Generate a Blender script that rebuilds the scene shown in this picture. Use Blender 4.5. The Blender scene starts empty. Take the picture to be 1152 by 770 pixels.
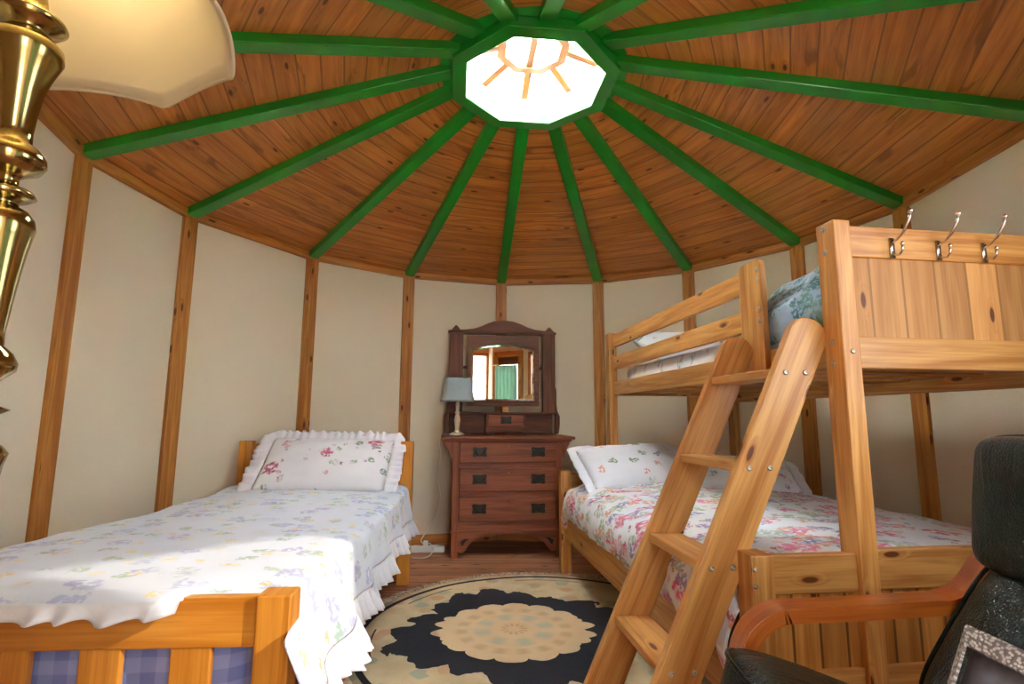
import bpy, bmesh, math, random
from mathutils import Vector, Matrix, noise
random.seed(7)
S = bpy.context.scene
COL = S.collection
PI = math.pi

# ------------------------------------------------------------------ camera, world, lights, exposure
def look(p, y, r):
    return (Matrix.Rotation(y, 3, 'Z') @ Matrix.Rotation(p, 3, 'X') @ Matrix.Rotation(r, 3, 'Y'))
cam_d = bpy.data.cameras.new('camera')
cam = bpy.data.objects.new('camera', cam_d)
COL.objects.link(cam)
cam_d.sensor_width = 36.0
cam_d.lens = 36.0 * 599.03 / 1152.0
cam_d.clip_start = 0.02
_m = look(0.141, -0.0044, -0.0057) @ Matrix.Rotation(PI / 2, 3, 'X')
cam.matrix_world = Matrix.Translation((-0.106, -2.385, 0.95)) @ _m.to_4x4()
S.camera = cam

world = bpy.data.worlds.new('sky')
S.world = world
world.use_nodes = True
bg = world.node_tree.nodes['Background']
bg.inputs[0].default_value = (0.86, 0.94, 1.0, 1)
bg.inputs[1].default_value = 6.0

SUN_AZ = Vector((-2.2, 0.9, 0)).normalized()
SUN_EL = math.radians(27.0)
sd = bpy.data.lights.new('sun', 'SUN')
sd.energy = 3.0
sd.angle = math.radians(1.2)
sd.color = (1.0, 0.93, 0.82)
sun = bpy.data.objects.new('sun', sd)
COL.objects.link(sun)
_d = Vector((SUN_AZ.x * math.cos(SUN_EL), SUN_AZ.y * math.cos(SUN_EL), -math.sin(SUN_EL)))
sun.rotation_euler = _d.to_track_quat('-Z', 'Y').to_euler()

def area(name, loc, aim, sx, sy, power, color=(1, 1, 1)):
    d = bpy.data.lights.new(name, 'AREA')
    d.shape = 'RECTANGLE'; d.size = sx; d.size_y = sy; d.energy = power; d.color = color
    o = bpy.data.objects.new(name, d); COL.objects.link(o)
    o.location = loc
    o.rotation_euler = (Vector(aim) - Vector(loc)).to_track_quat('-Z', 'Y').to_euler()
    return o
area('skylight_daylight', (0.0, 0.0, 3.02), (0.0, 0.0, 0.0), 0.62, 0.62, 185, (0.93, 0.97, 1.0))
area('doorway_daylight', (0.25, -2.98, 1.1), (0.0, 0.0, 1.0), 0.55, 1.8, 6, (1.0, 0.97, 0.93))

S.view_settings.view_transform = 'Standard'
S.view_settings.look = 'None'
S.view_settings.gamma = 1.0
S.view_settings.use_curve_mapping = False
S.view_settings.exposure = 0.27
try:
    S.cycles.use_denoising = True
    S.cycles.max_bounces = 10
    S.cycles.diffuse_bounces = 6
    S.cycles.sample_clamp_indirect = 0.0
    S.cycles.caustics_reflective = False
    S.cycles.caustics_refractive = False
except Exception:
    pass

# ------------------------------------------------------------------ materials
class NT:
    def __init__(self, name):
        self.m = bpy.data.materials.new(name)
        self.m.use_nodes = True
        self.t = self.m.node_tree
        self.b = self.t.nodes['Principled BSDF']
        self.out = self.t.nodes['Material Output']
    def n(self, typ, **kw):
        o = self.t.nodes.new(typ)
        for k, v in kw.items():
            setattr(o, k, v)
        return o
    def l(self, a, b):
        self.t.links.new(a, b)
    def put(self, sock, v):
        if isinstance(v, bpy.types.NodeSocket):
            self.l(v, sock)
        else:
            sock.default_value = v
    def math(self, op, a, b=0.0, c=0.0, clamp=False):
        o = self.n('ShaderNodeMath', operation=op); o.use_clamp = clamp
        self.put(o.inputs[0], a); self.put(o.inputs[1], b); self.put(o.inputs[2], c)
        return o.outputs[0]
    def uv(self):
        return self.n('ShaderNodeTexCoord').outputs['UV']
    def obj(self):
        return self.n('ShaderNodeTexCoord').outputs['Object']
    def scale(self, v, s):
        o = self.n('ShaderNodeVectorMath', operation='MULTIPLY'); self.put(o.inputs[0], v); o.inputs[1].default_value = s
        return o.outputs[0]
    def add(self, v, w):
        o = self.n('ShaderNodeVectorMath', operation='ADD'); self.put(o.inputs[0], v); self.put(o.inputs[1], w)
        return o.outputs[0]
    def noise(self, v, sc, det=3.0, dist=0.0, rough=0.5):
        o = self.n('ShaderNodeTexNoise'); self.l(v, o.inputs['Vector'])
        o.inputs['Scale'].default_value = sc; o.inputs['Detail'].default_value = det
        o.inputs['Distortion'].default_value = dist; o.inputs['Roughness'].default_value = rough
        return o.outputs
    def ramp(self, f, stops, interp='LINEAR'):
        o = self.n('ShaderNodeValToRGB'); o.color_ramp.interpolation = interp
        e = o.color_ramp.elements
        while len(e) < len(stops): e.new(0.5)
        for i, (p, c) in enumerate(stops):
            e[i].position = p; e[i].color = (*c, 1) if len(c) == 3 else c
        self.l(f, o.inputs[0])
        return o.outputs[0]
    def mix(self, f, a, b, blend='MIX'):
        o = self.n('ShaderNodeMix', data_type='RGBA', blend_type=blend)
        self.put(o.inputs[0], f)
        for s, v in ((o.inputs[6], a), (o.inputs[7], b)):
            if isinstance(v, tuple): v = (*v[:3], 1)
            self.put(s, v)
        return o.outputs[2]
    def step(self, x, lo, hi):
        o = self.n('ShaderNodeMapRange', interpolation_type='SMOOTHSTEP')
        self.put(o.inputs[0], x); o.inputs[1].default_value = lo; o.inputs[2].default_value = hi
        return o.outputs[0]
    def bump(self, h, st=0.2, d=0.01):
        o = self.n('ShaderNodeBump'); o.inputs['Strength'].default_value = st; o.inputs['Distance'].default_value = d
        self.l(h, o.inputs['Height']); self.l(o.outputs[0], self.b.inputs['Normal'])
    def fin(self, col=None, rough=0.5, metal=0.0, coat=0.0):
        if col is not None:
            if isinstance(col, tuple): col = (*col[:3], 1)
            self.put(self.b.inputs['Base Color'], col)
        self.put(self.b.inputs['Roughness'], rough)
        self.b.inputs['Metallic'].default_value = metal
        self.b.inputs['Coat Weight'].default_value = coat
        self.b.inputs['Coat Roughness'].default_value = 0.15
        return self.m

def wood(name, light, dark, rough=0.45, knots=0.55, coat=0.0, plank=0.0, contrast=1.15, gap=(0.05, 0.02, 0.008), tint=0.3, streak=0.0):
    t = NT(name)
    uv = t.uv()
    sep = t.n('ShaderNodeSeparateXYZ'); t.l(uv, sep.inputs[0])
    u, v = sep.outputs[0], sep.outputs[1]
    if plank:
        q = t.math('DIVIDE', v, plank)
        pid = t.math('FLOOR', q)
        fr = t.math('FRACT', q)
        wn = t.n('ShaderNodeTexWhiteNoise', noise_dimensions='1D'); t.l(pid, wn.inputs['W'])
        rnd = wn.outputs['Value']
        u = t.math('ADD', u, t.math('MULTIPLY', rnd, 37.0))
    cv = t.n('ShaderNodeCombineXYZ'); t.l(u, cv.inputs[0]); t.l(v, cv.inputs[1])
    vec = cv.outputs[0]
    kd = t.n('ShaderNodeTexVoronoi', voronoi_dimensions='2D'); kd.inputs['Scale'].default_value = 1.0
    t.l(t.scale(vec, (4.6, 14.0, 1.0)), kd.inputs['Vector'])
    ks = t.n('ShaderNodeSeparateColor'); t.l(kd.outputs['Color'], ks.inputs[0])
    gate = t.math('LESS_THAN', ks.outputs[0], knots * 0.45)
    near = t.math('MULTIPLY', t.step(kd.outputs['Distance'], 0.30, 0.05), gate)
    kcore = t.math('MULTIPLY', t.step(kd.outputs['Distance'], 0.13, 0.08), gate)
    warp = t.n('ShaderNodeCombineXYZ'); t.l(t.math('MULTIPLY', near, 0.25), warp.inputs[1])
    n1 = t.noise(t.add(t.scale(vec, (1.6, 24.0, 1.0)), t.scale(warp.outputs[0], (1, 6, 1))), 1.0, 3.0, 1.0)[0]
    n2 = t.noise(t.scale(vec, (5.0, 170.0, 1.0)), 1.0, 2.0, 0.3)[0]
    f = t.math('ADD', t.math('MULTIPLY', n1, 0.72), t.math('MULTIPLY', n2, 0.28))
    f = t.step(f, 0.5 - 0.2 / contrast, 0.5 + 0.2 / contrast)
    c = t.mix(f, dark, light)
    if plank:
        k = t.math('ADD', t.math('MULTIPLY', rnd, tint * 2), 1.0 - tint)
    else:
        k = t.math('ADD', t.math('MULTIPLY', t.noise(t.scale(vec, (0.13, 0.13, 1)), 1.0, 0.0)[0], tint * 2), 1.0 - tint)
    kc = t.n('ShaderNodeCombineColor'); [t.l(k, kc.inputs[i]) for i in range(3)]
    c = t.mix(1.0, c, kc.outputs[0], 'MULTIPLY')
    if streak:
        sn = t.noise(t.scale(vec, (2.2, 13.0, 1.0)), 1.0, 4.0, 1.5)[0]
        c = t.mix(t.math('MULTIPLY', t.step(sn, 0.56, 0.70), streak), c, tuple(x * 0.55 for x in dark))
    kn = (dark[0] * 0.32, dark[1] * 0.22, dark[2] * 0.2)
    c = t.mix(t.math('MULTIPLY', near, 0.35), c, dark)
    c = t.mix(kcore, c, kn)
    if plank:
        g = t.math('LESS_THAN', t.math('MINIMUM', fr, t.math('SUBTRACT', 1.0, fr)), 0.0035 / plank)
        c = t.mix(t.math('MULTIPLY', g, 0.8), c, gap)
        t.bump(t.math('SUBTRACT', 1.0, g), 0.5, 0.006)
    else:
        t.bump(f, 0.06, 0.004)
    return t.fin(c, rough, 0, coat)

def plain(name, c, rough=0.5, metal=0.0, coat=0.0, vary=0.0, vs=8.0):
    t = NT(name)
    if vary:
        n = t.noise(t.obj(), vs, 4.0)[0]
        c = t.mix(t.step(n, 0.3, 0.7), tuple(x * (1 - vary) for x in c), tuple(min(1, x * (1 + vary)) for x in c))
    return t.fin(c, rough, metal, coat)

def floral(name, base, layers, rough=0.85, weave=True, sheen=0.2):
    t = NT(name)
    uv = t.uv()
    wv = t.n('ShaderNodeVectorMath', operation='SCALE'); t.l(t.noise(uv, 22.0, 2.0)['Color'], wv.inputs[0]); wv.inputs['Scale'].default_value = 0.035
    w = t.add(uv, wv.outputs[0])
    c = t.mix(t.step(t.noise(uv, 5.0, 2.0)[0], 0.3, 0.7), tuple(x * 0.95 for x in base), base)
    for i, (sc, rad, dens, ca, cb) in enumerate(layers):
        vo = t.n('ShaderNodeTexVoronoi', voronoi_dimensions='2D'); vo.inputs['Scale'].default_value = sc
        off = (3.7 * i, 1.9 * i, 0)
        t.l(t.add(w, off), vo.inputs['Vector'])
        sc_ = t.n('ShaderNodeSeparateColor'); t.l(vo.outputs['Color'], sc_.inputs[0])
        big = t.step(t.noise(t.add(uv, (5.1 * i, 0, 0)), 3.3, 1.0)[0], 0.34, 0.46)
        pet = t.noise(uv, sc * 3.1, 1.0)[0]
        d = t.math('ADD', vo.outputs['Distance'], t.math('MULTIPLY', t.math('SUBTRACT', pet, 0.5), rad * 1.6))
        mk = t.math('MULTIPLY', t.step(d, rad, rad * 0.8), t.math('LESS_THAN', sc_.outputs[0], dens))
        mk = t.math('MULTIPLY', mk, big)
        cc = t.mix(sc_.outputs[1], ca, cb)
        cc = t.mix(t.step(t.noise(uv, sc * 6, 1.0)[0], 0.45, 0.65), cc, base)
        c = t.mix(mk, c, cc)
    if weave:
        t.bump(t.noise(uv, 9.0, 4.0, 0.6)[0], 0.25, 0.02)
    t.b.inputs['Sheen Weight'].default_value = sheen
    return t.fin(c, rough)

def hexl(h):
    r = [int(h[i:i + 2], 16) / 255 for i in (0, 2, 4)]
    return tuple(x / 12.92 if x <= 0.04045 else ((x + 0.055) / 1.055) ** 2.4 for x in r)

M = {}
M['post'] = wood('post_pine', hexl('cf8f42'), hexl('a66222'), 0.5)
M['bunk'] = wood('bunk_pine', hexl('dba25a'), hexl('b0702f'), 0.45, coat=0.1)
M['bunk_board'] = wood('bunk_board_pine', hexl('d69f5e'), hexl('ac7034'), 0.55, plank=0.104, tint=0.2, contrast=0.7, gap=hexl('8f5f30'))
M['foot_board'] = wood('footboard_pine', hexl('cf9248'), hexl('a86724'), 0.5, plank=0.075, tint=0.14, gap=hexl('54300f'))
M['honey'] = wood('honey_pine', hexl('e39a3a'), hexl('c2761c'), 0.35, coat=0.4, knots=0.25)
M['ceil'] = wood('ceiling_pine', hexl('dc9040'), hexl('ab6024'), 0.4, plank=0.098, knots=0.3, contrast=0.8, coat=0.15, tint=0.13, streak=0.75, gap=hexl('7d4820'))
M['floor'] = wood('floor_boards', hexl('c48a66'), hexl('97603f'), 0.5, plank=0.14, tint=0.15)
M['dresser'] = wood('dresser_oak', hexl('9c5631'), hexl('713718'), 0.5, knots=0.0, coat=0.0, tint=0.12)
M['dark_oak'] = wood('dark_oak', hexl('7d451f'), hexl('50260d'), 0.55, knots=0.0, coat=0.0, tint=0.12)
M['bent'] = wood('bentwood_beech', hexl('c06824'), hexl('9c4814'), 0.3, knots=0.0, coat=0.4, tint=0.1)
M['lantern'] = wood('lantern_pine', hexl('b06c2c'), hexl('8a4c18'), 0.5)
M['green'] = plain('green_paint', (0.008, 0.29, 0.022), 0.28, coat=0.5, vary=0.12, vs=3.0)
M['white_paint'] = plain('white_paint', (0.86, 0.86, 0.82), 0.4)
M['cream_paint'] = plain('cream_paint', (0.78, 0.70, 0.52), 0.4)
def wallmat():
    t = NT('wall_plaster')
    o = t.obj()
    c = t.mix(t.noise(o, 1.5, 3.0)[0], hexl('e3d5b8'), hexl('ebdfc6'))
    t.bump(t.noise(o, 90.0, 4.0)[0], 0.25, 0.004)
    return t.fin(c, 0.9)
M['wall'] = wallmat()
M['brass'] = plain('polished_brass', (0.42, 0.33, 0.13), 0.17, 1.0)
M['chrome'] = plain('nickel', (0.75, 0.72, 0.66), 0.22, 1.0)
M['iron'] = plain('dark_brass', (0.03, 0.024, 0.016), 0.4, 0.6)
M['steel'] = plain('bolt_steel', (0.55, 0.5, 0.42), 0.3, 1.0)
M['mirror'] = plain('mirror_silver', (0.92, 0.94, 0.93), 0.01, 1.0)
M['plastic'] = plain('white_plastic', (0.85, 0.84, 0.8), 0.35)
M['hole_shade'] = plain('piercing_shade_black', (0.01, 0.01, 0.01), 0.6)

def leather():
    t = NT('green_leather')
    o = t.obj()
    n = t.noise(o, 6.0, 4.0, 0.8)[0]
    c = t.mix(t.step(n, 0.35, 0.75), (0.003, 0.011, 0.009), (0.008, 0.024, 0.021))
    vo = t.n('ShaderNodeTexVoronoi', feature='DISTANCE_TO_EDGE'); vo.inputs['Scale'].default_value = 160; t.l(o, vo.inputs['Vector'])
    h = t.math('ADD', t.math('MULTIPLY', vo.outputs[0], 0.4), t.noise(t.scale(o, (1, 3, 1)), 7.0, 4.0, 1.2)[0])
    t.bump(h, 0.35, 0.02)
    t.b.inputs['Specular IOR Level'].default_value = 0.3
    return t.fin(c, 0.36, 0, 0.0)
M['leather'] = leather()

def glassmat():
    t = NT('window_glass')
    tr = t.n('ShaderNodeBsdfTransparent'); gl = t.n('ShaderNodeBsdfGlossy'); gl.inputs['Roughness'].default_value = 0.02
    fr = t.n('ShaderNodeFresnel'); fr.inputs[0].default_value = 1.25
    mx = t.n('ShaderNodeMixShader'); t.l(fr.outputs[0], mx.inputs[0]); t.l(tr.outputs[0], mx.inputs[1]); t.l(gl.outputs[0], mx.inputs[2])
    t.l(mx.outputs[0], t.out.inputs[0])
    return t.m
M['glass'] = glassmat()

def translucent(name, col, fac=0.5, bumpy=0.0):
    t = NT(name)
    d = t.n('ShaderNodeBsdfDiffuse'); d.inputs[0].default_value = (*col, 1)
    tr = t.n('ShaderNodeBsdfTranslucent'); tr.inputs[0].default_value = (*col, 1)
    mx = t.n('ShaderNodeMixShader'); mx.inputs[0].default_value = fac
    t.l(d.outputs[0], mx.inputs[1]); t.l(tr.outputs[0], mx.inputs[2]); t.l(mx.outputs[0], t.out.inputs[0])
    return t.m
M['dome'] = translucent('frosted_skylight', (0.93, 0.95, 0.95), 0.85)
M['lamp_silk'] = translucent('cream_lampshade', (0.86, 0.80, 0.62), 0.35)
M['shade_blue'] = plain('grey_blue_lampshade', hexl('a3b2b8'), 0.8, vary=0.06)
M['curtain'] = translucent('green_curtain', (0.60, 0.84, 0.74), 0.3)

WHITE = (0.80, 0.81, 0.84)
M['duvet_left'] = floral('pale_sprig_cotton', (0.74, 0.80, 0.90), [
    (9.0, 0.34, 0.45, hexl('bfc6e2'), hexl('b0b4dc')), (11.0, 0.3, 0.4, hexl('bccbc4'), hexl('a3bcb0')),
    (14.0, 0.24, 0.35, hexl('eadfa6'), hexl('e6bd8f'))])
M['duvet_rose'] = floral('rose_cotton', (0.78, 0.80, 0.83), [
    (8.0, 0.42, 0.70, hexl('9db38f'), hexl('b2bfb8')), (7.0, 0.40, 0.65, hexl('cf3f72'), hexl('e27f9f')),
    (9.0, 0.34, 0.6, hexl('7d7fae'), hexl('a095bd')), (10.0, 0.28, 0.5, hexl('e2a468'), hexl('d9765a')),
    (15.0, 0.22, 0.35, hexl('c22d5c'), hexl('7d9a72'))])
M['pillow_rose'] = floral('rose_spray_cotton', (0.80, 0.79, 0.82), [
    (11.0, 0.26, 0.30, hexl('a0ac9a'), hexl('7f9888')), (8.0, 0.36, 0.42, hexl('d4608a'), hexl('b04a70')),
    (16.0, 0.2, 0.25, hexl('d7a7b5'), hexl('9a6a80'))])
M['pillow_pale'] = floral('pale_spray_cotton', (0.80, 0.82, 0.86), [
    (10.0, 0.28, 0.28, hexl('8fa08a'), hexl('7b9a7b')), (12.0, 0.24, 0.25, hexl('e0909c'), hexl('d8b08a'))])
M['ruffle'] = floral('white_frill_cotton', (0.80, 0.79, 0.84), [(14.0, 0.2, 0.12, hexl('d8a7b5'), hexl('b0a0b0'))])
M['frill_left'] = floral('pale_frill_cotton', (0.80, 0.82, 0.88), [(14.0, 0.2, 0.1, hexl('b9bfe0'), hexl('c9c9d8'))])
M['upper_sheet'] = floral('upper_bedding_cotton', (0.78, 0.82, 0.85), [
    (12.0, 0.3, 0.4, hexl('9fc4c2'), hexl('86b0b4')), (14.0, 0.22, 0.3, hexl('d8a0b8'), hexl('b9b0d8'))])
M['pillow_blue'] = floral('blue_paisley_cotton', (0.36, 0.50, 0.62), [
    (12.0, 0.45, 0.8, hexl('6fa08f'), hexl('4a8896')), (9.0, 0.4, 0.6, hexl('37707f'), hexl('7fb0a2')),
    (22.0, 0.36, 0.6, hexl('c8dade'), hexl('a2c0c8')), (15.0, 0.4, 0.6, hexl('5a8f88'), hexl('3f7a8c'))])
def checkmat():
    t = NT('blue_check_cotton')
    o = t.obj()
    s = t.n('ShaderNodeSeparateXYZ'); t.l(t.add(o, t.scale(t.noise(o, 6.0)['Color'], (0.02, 0.02, 0.02))), s.inputs[0])
    a = t.math('GREATER_THAN', t.math('FRACT', t.math('MULTIPLY', s.outputs[0], 17.0)), 0.5)
    b = t.math('GREATER_THAN', t.math('FRACT', t.math('MULTIPLY', s.outputs[2], 17.0)), 0.5)
    c = t.mix(t.math('MULTIPLY', t.math('ADD', a, b), 0.5), hexl('adb2de'), hexl('838cc8'))
    t.bump(t.noise(o, 8.0, 3.0, 0.5)[0], 0.4, 0.03)
    return t.fin(c, 0.85)
M['check'] = checkmat()
M['cushion_grey'] = plain('grey_felt', hexl('85818a'), 0.95, vary=0.08, vs=60)
def braid():
    t = NT('braided_trim')
    uv = t.uv()
    w = t.n('ShaderNodeTexVoronoi', voronoi_dimensions='2D'); w.inputs['Scale'].default_value = 1.0
    t.l(t.scale(uv, (150, 110, 1)), w.inputs['Vector'])
    c = t.mix(t.step(w.outputs['Distance'], 0.25, 0.5), hexl('cfc6bd'), hexl('857a74'))
    t.bump(w.outputs['Distance'], 0.5, 0.004)
    return t.fin(c, 0.9)
M['braid'] = braid()

RUG_C = Vector((0.06, 0.14, 0))
def rugmat():
    t = NT('floral_wool_rug')
    o = t.obj()
    s = t.n('ShaderNodeSeparateXYZ'); t.l(o, s.inputs[0])
    x = t.math('ADD', s.outputs[0], 0.138); y = t.math('ADD', s.outputs[1], -0.027)
    r = t.math('SQRT', t.math('ADD', t.math('MULTIPLY', x, x), t.math('MULTIPLY', y, y)))
    th = t.math('ARCTAN2', y, x)
    r0 = t.math('SQRT', t.math('ADD', t.math('MULTIPLY', s.outputs[0], s.outputs[0]), t.math('MULTIPLY', s.outputs[1], s.outputs[1])))
    def scal(k, ph=0.0):
        return t.math('ABSOLUTE', t.math('SINE', t.math('ADD', t.math('MULTIPLY', th, k), ph)))
    nz = t.math('SUBTRACT', t.noise(o, 11.0, 2.0)[0], 0.5)
    cream = t.mix(t.step(t.noise(o, 7.0, 4.0)[0], 0.3, 0.7), hexl('d8c69e'), hexl('c8b088'))
    tan = t.mix(t.noise(o, 9.0, 3.0)[0], hexl('dcc59c'), hexl('cfaa80'))
    def motif(sc, rad, ca, cb, off, dens):
        vo = t.n('ShaderNodeTexVoronoi', voronoi_dimensions='2D'); vo.inputs['Scale'].default_value = sc
        t.l(t.add(t.add(o, t.scale(t.noise(o, 20.0)['Color'], (0.04, 0.04, 0))), off), vo.inputs['Vector'])
        sp = t.n('ShaderNodeSeparateColor'); t.l(vo.outputs['Color'], sp.inputs[0])
        mk = t.math('MULTIPLY', t.step(vo.outputs['Distance'], rad, rad * 0.7), t.math('LESS_THAN', sp.outputs[0], dens))
        return mk, t.mix(sp.outputs[1], ca, cb)
    outer = cream
    for a in ((8.0, 0.34, hexl('a9a58a'), hexl('93a596'), (1, 2, 0), 0.5), (7.0, 0.28, hexl('c98f6e'), hexl('c9a07a'), (4, 1, 0), 0.45)):
        mk, cc = motif(*a)
        outer = t.mix(t.math('MULTIPLY', mk, 0.7), outer, cc)
    med = tan
    for k, ra, rb, cc in ((4, 0.10, 0.19, hexl('a9b09a')), (6, 0.02, 0.07, hexl('c08a64')), (8, 0.20, 0.27, hexl('bf9c74'))):
        pet = t.math('POWER', scal(k / 1.0, 0.4), 2.0)
        band = t.math('MULTIPLY', t.step(r, ra, ra + 0.02), t.step(r, rb, rb - 0.02))
        med = t.mix(t.math('MULTIPLY', t.math('MULTIPLY', band, pet), 0.75), med, cc)
    black = t.mix(t.noise(o, 40.0)[0], (0.008, 0.009, 0.014), (0.02, 0.02, 0.028))
    # medallion edge: large petals, leaf points to the two sides
    rm = t.math('ADD', 0.300, t.math('MULTIPLY', t.math('POWER', scal(7.0, 0.3), 0.6), 0.035))
    rm = t.math('ADD', rm, t.math('MULTIPLY', t.math('POWER', t.math('ABSOLUTE', t.math('COSINE', th)), 8.0), t.math('MULTIPLY', scal(11.0), 0.045)))
    rm = t.math('ADD', rm, t.math('MULTIPLY', nz, 0.03))
    inmed = t.math('LESS_THAN', r, rm)
    # black field edge: leafy scrolls of the outer ground biting in
    rb = t.math('ADD', 0.505, t.math('MULTIPLY', t.math('SINE', t.math('MULTIPLY', th, 4.0)), 0.05))
    rb = t.math('ADD', rb, t.math('MULTIPLY', t.math('SUBTRACT', scal(9.0, 1.0), 0.5), 0.055))
    rb = t.math('ADD', rb, t.math('MULTIPLY', nz, 0.16))
    inblk = t.math('LESS_THAN', r, rb)
    c = t.mix(inblk, outer, black)
    c = t.mix(inmed, c, med)
    line = t.math('MULTIPLY', t.math('GREATER_THAN', r0, 0.805), t.math('LESS_THAN', r0, 0.832))
    c = t.mix(line, c, black)
    thin = t.math('MULTIPLY', t.math('GREATER_THAN', r0, 0.752), t.math('LESS_THAN', r0, 0.760))
    thin = t.math('MULTIPLY', thin, t.math('GREATER_THAN', t.math('SINE', t.math('MULTIPLY', th, 6.0)), 0.1))
    c = t.mix(thin, c, hexl('4a2a1c'))
    t.bump(t.noise(o, 140.0, 3.0)[0], 0.5, 0.006)
    return t.fin(c, 0.95)
M['rug'] = rugmat()
M['fringe'] = plain('wool_fringe', hexl('c9bda6'), 0.95)
M['ground'] = plain('outside_paving', hexl('c2a68c'), 0.9, vary=0.1)

# ------------------------------------------------------------------ mesh building
class MB:
    def __init__(self):
        self.bm = bmesh.new(); self.uv = self.bm.loops.layers.uv.new('UVMap')
    def face(self, vs, uvs=None):
        try:
            f = self.bm.faces.new(vs)
        except ValueError:
            return None
        if uvs:
            for l, q in zip(f.loops, uvs): l[self.uv].uv = q
        return f
    def box(self, c, s, R=None, ax=None):
        c = Vector(c); h = Vector(s) / 2
        if ax is None: ax = max(range(3), key=lambda i: s[i])
        ou, ov = random.uniform(-40, 40), random.uniform(-40, 40)
        vs = {}
        for i in (-1, 1):
            for j in (-1, 1):
                for k in (-1, 1):
                    p = Vector((i * h.x, j * h.y, k * h.z))
                    vs[(i, j, k)] = (self.bm.verts.new(c + (R @ p if R else p)), p)
        for n in range(3):
            a, b = [q for q in range(3) if q != n]
            for sg in (-1, 1):
                keys = []
                for (sa, sb) in ((-1, -1), (1, -1), (1, 1), (-1, 1)):
                    k = [0, 0, 0]; k[n] = sg; k[a] = sa; k[b] = sb; keys.append(tuple(k))
                nrm_flip = (n == 1) != (sg < 0)
                if nrm_flip: keys = keys[::-1]
                uvs = []
                for k in keys:
                    p = vs[k][1]
                    if n == ax: uvs.append((ou + p[b] * 0.3, ov + p[a]))
                    else:
                        o = b if a == ax else a
                        uvs.append((ou + p[ax], ov + p[o] + sg * (h[n] + 0.21 * (n + 1))))
                self.face([vs[k][0] for k in keys], uvs)
        return self
    def beam(self, a, b, w, t, up=(0, 0, 1)):
        a, b = Vector(a), Vector(b); d = b - a; L = d.length; x = d / L
        z = Vector(up); z = (z - x * z.dot(x)).normalized(); y = z.cross(x)
        R = Matrix((x, y, z)).transposed()
        return self.box((a + b) / 2, (L, w, t), R, 0)
    def grid(self, fn, nu, nv, uvfn=None, wrap=False):
        V = [[self.bm.verts.new(fn(i / nu, j / nv)) for j in range(nv + 1)] for i in range(nu if wrap else nu + 1)]
        for i in range(nu):
            for j in range(nv):
                i2 = (i + 1) % len(V) if wrap else i + 1
                uvs = None
                if uvfn: uvs = [uvfn(i / nu, j / nv), uvfn((i + 1) / nu, j / nv), uvfn((i + 1) / nu, (j + 1) / nv), uvfn(i / nu, (j + 1) / nv)]
                self.face([V[i][j], V[i2][j], V[i2][j + 1], V[i][j + 1]], uvs)
        return V
    def lathe(self, prof, seg=32, loc=(0, 0, 0), cap=True, R=None, wob=None):
        loc = Vector(loc)
        rings = []
        for (r, z) in prof:
            ring = []
            for k in range(seg):
                a = 2 * PI * k / seg
                p = Vector((r * math.cos(a), r * math.sin(a), z))
                ring.append(self.bm.verts.new(loc + (R @ p if R else p)))
            rings.append(ring)
        for i in range(len(rings) - 1):
            for k in range(seg):
                k2 = (k + 1) % seg
                self.face([rings[i][k], rings[i][k2], rings[i + 1][k2], rings[i + 1][k]],
                          [(k / seg, prof[i][1]), ((k + 1) / seg, prof[i][1]), ((k + 1) / seg, prof[i + 1][1]), (k / seg, prof[i + 1][1])])
        if cap:
            self.face(rings[0][::-1]); self.face(rings[-1])
        return self
    def prism(self, outline, fn0, fn1, grain=0):
        ou = random.uniform(-40, 40); ov = random.uniform(-40, 40)
        A = [self.bm.verts.new(fn0(*p)) for p in outline]; B = [self.bm.verts.new(fn1(*p)) for p in outline]
        uvs = [(ou + p[grain], ov + p[1 - grain]) for p in outline]
        self.face(A[::-1], uvs[::-1]); self.face(B, uvs)
        n = len(outline)
        for i in range(n):
            j = (i + 1) % n
            q = 0.02
            self.face([A[i], A[j], B[j], B[i]], [uvs[i], uvs[j], (uvs[j][0], uvs[j][1] + q), (uvs[i][0], uvs[i][1] + q)])
        return self
    def sweep(self, path, section, side):
        """section [(a,b)] : a along side vector, b along in-plane normal"""
        side = Vector(side).normalized(); rings = []; dist = 0; ds = []
        P = [Vector(p) for p in path]
        for i, p in enumerate(P):
            t = (P[min(i + 1, len(P) - 1)] - P[max(i - 1, 0)]).normalized()
            n = side.cross(t).normalized()
            rings.append([self.bm.verts.new(p + side * a + n * b) for a, b in section])
            if i: dist += (p - P[i - 1]).length
            ds.append(dist)
        m = len(section); per = [0]
        for k in range(m):
            q = section[(k + 1) % m]; per.append(per[-1] + math.hypot(q[0] - section[k][0], q[1] - section[k][1]))
        for i in range(len(rings) - 1):
            for k in range(m):
                k2 = (k + 1) % m
                self.face([rings[i][k], rings[i][k2], rings[i + 1][k2], rings[i + 1][k]],
                          [(ds[i], per[k]), (ds[i], per[k + 1]), (ds[i + 1], per[k + 1]), (ds[i + 1], per[k])])
        self.face(rings[0][::-1]); self.face(rings[-1])
        return self
    def tube(self, path, r, seg=8):
        P = [Vector(p) for p in path]; rings = []
        up = Vector((0.13, 0.27, 0.95)).normalized()
        for i, p in enumerate(P):
            t = (P[min(i + 1, len(P) - 1)] - P[max(i - 1, 0)]).normalized()
            a = t.cross(up)
            if a.length < 1e-3: a = t.cross(Vector((1, 0, 0)))
            a.normalize(); b = t.cross(a)
            rr = r(i / (len(P) - 1)) if callable(r) else r
            rings.append([self.bm.verts.new(p + a * rr * math.cos(2 * PI * k / seg) + b * rr * math.sin(2 * PI * k / seg)) for k in range(seg)])
        for i in range(len(rings) - 1):
            for k in range(seg):
                self.face([rings[i][k], rings[i][(k + 1) % seg], rings[i + 1][(k + 1) % seg], rings[i + 1][k]])
        self.face(rings[0][::-1]); self.face(rings[-1])
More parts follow.
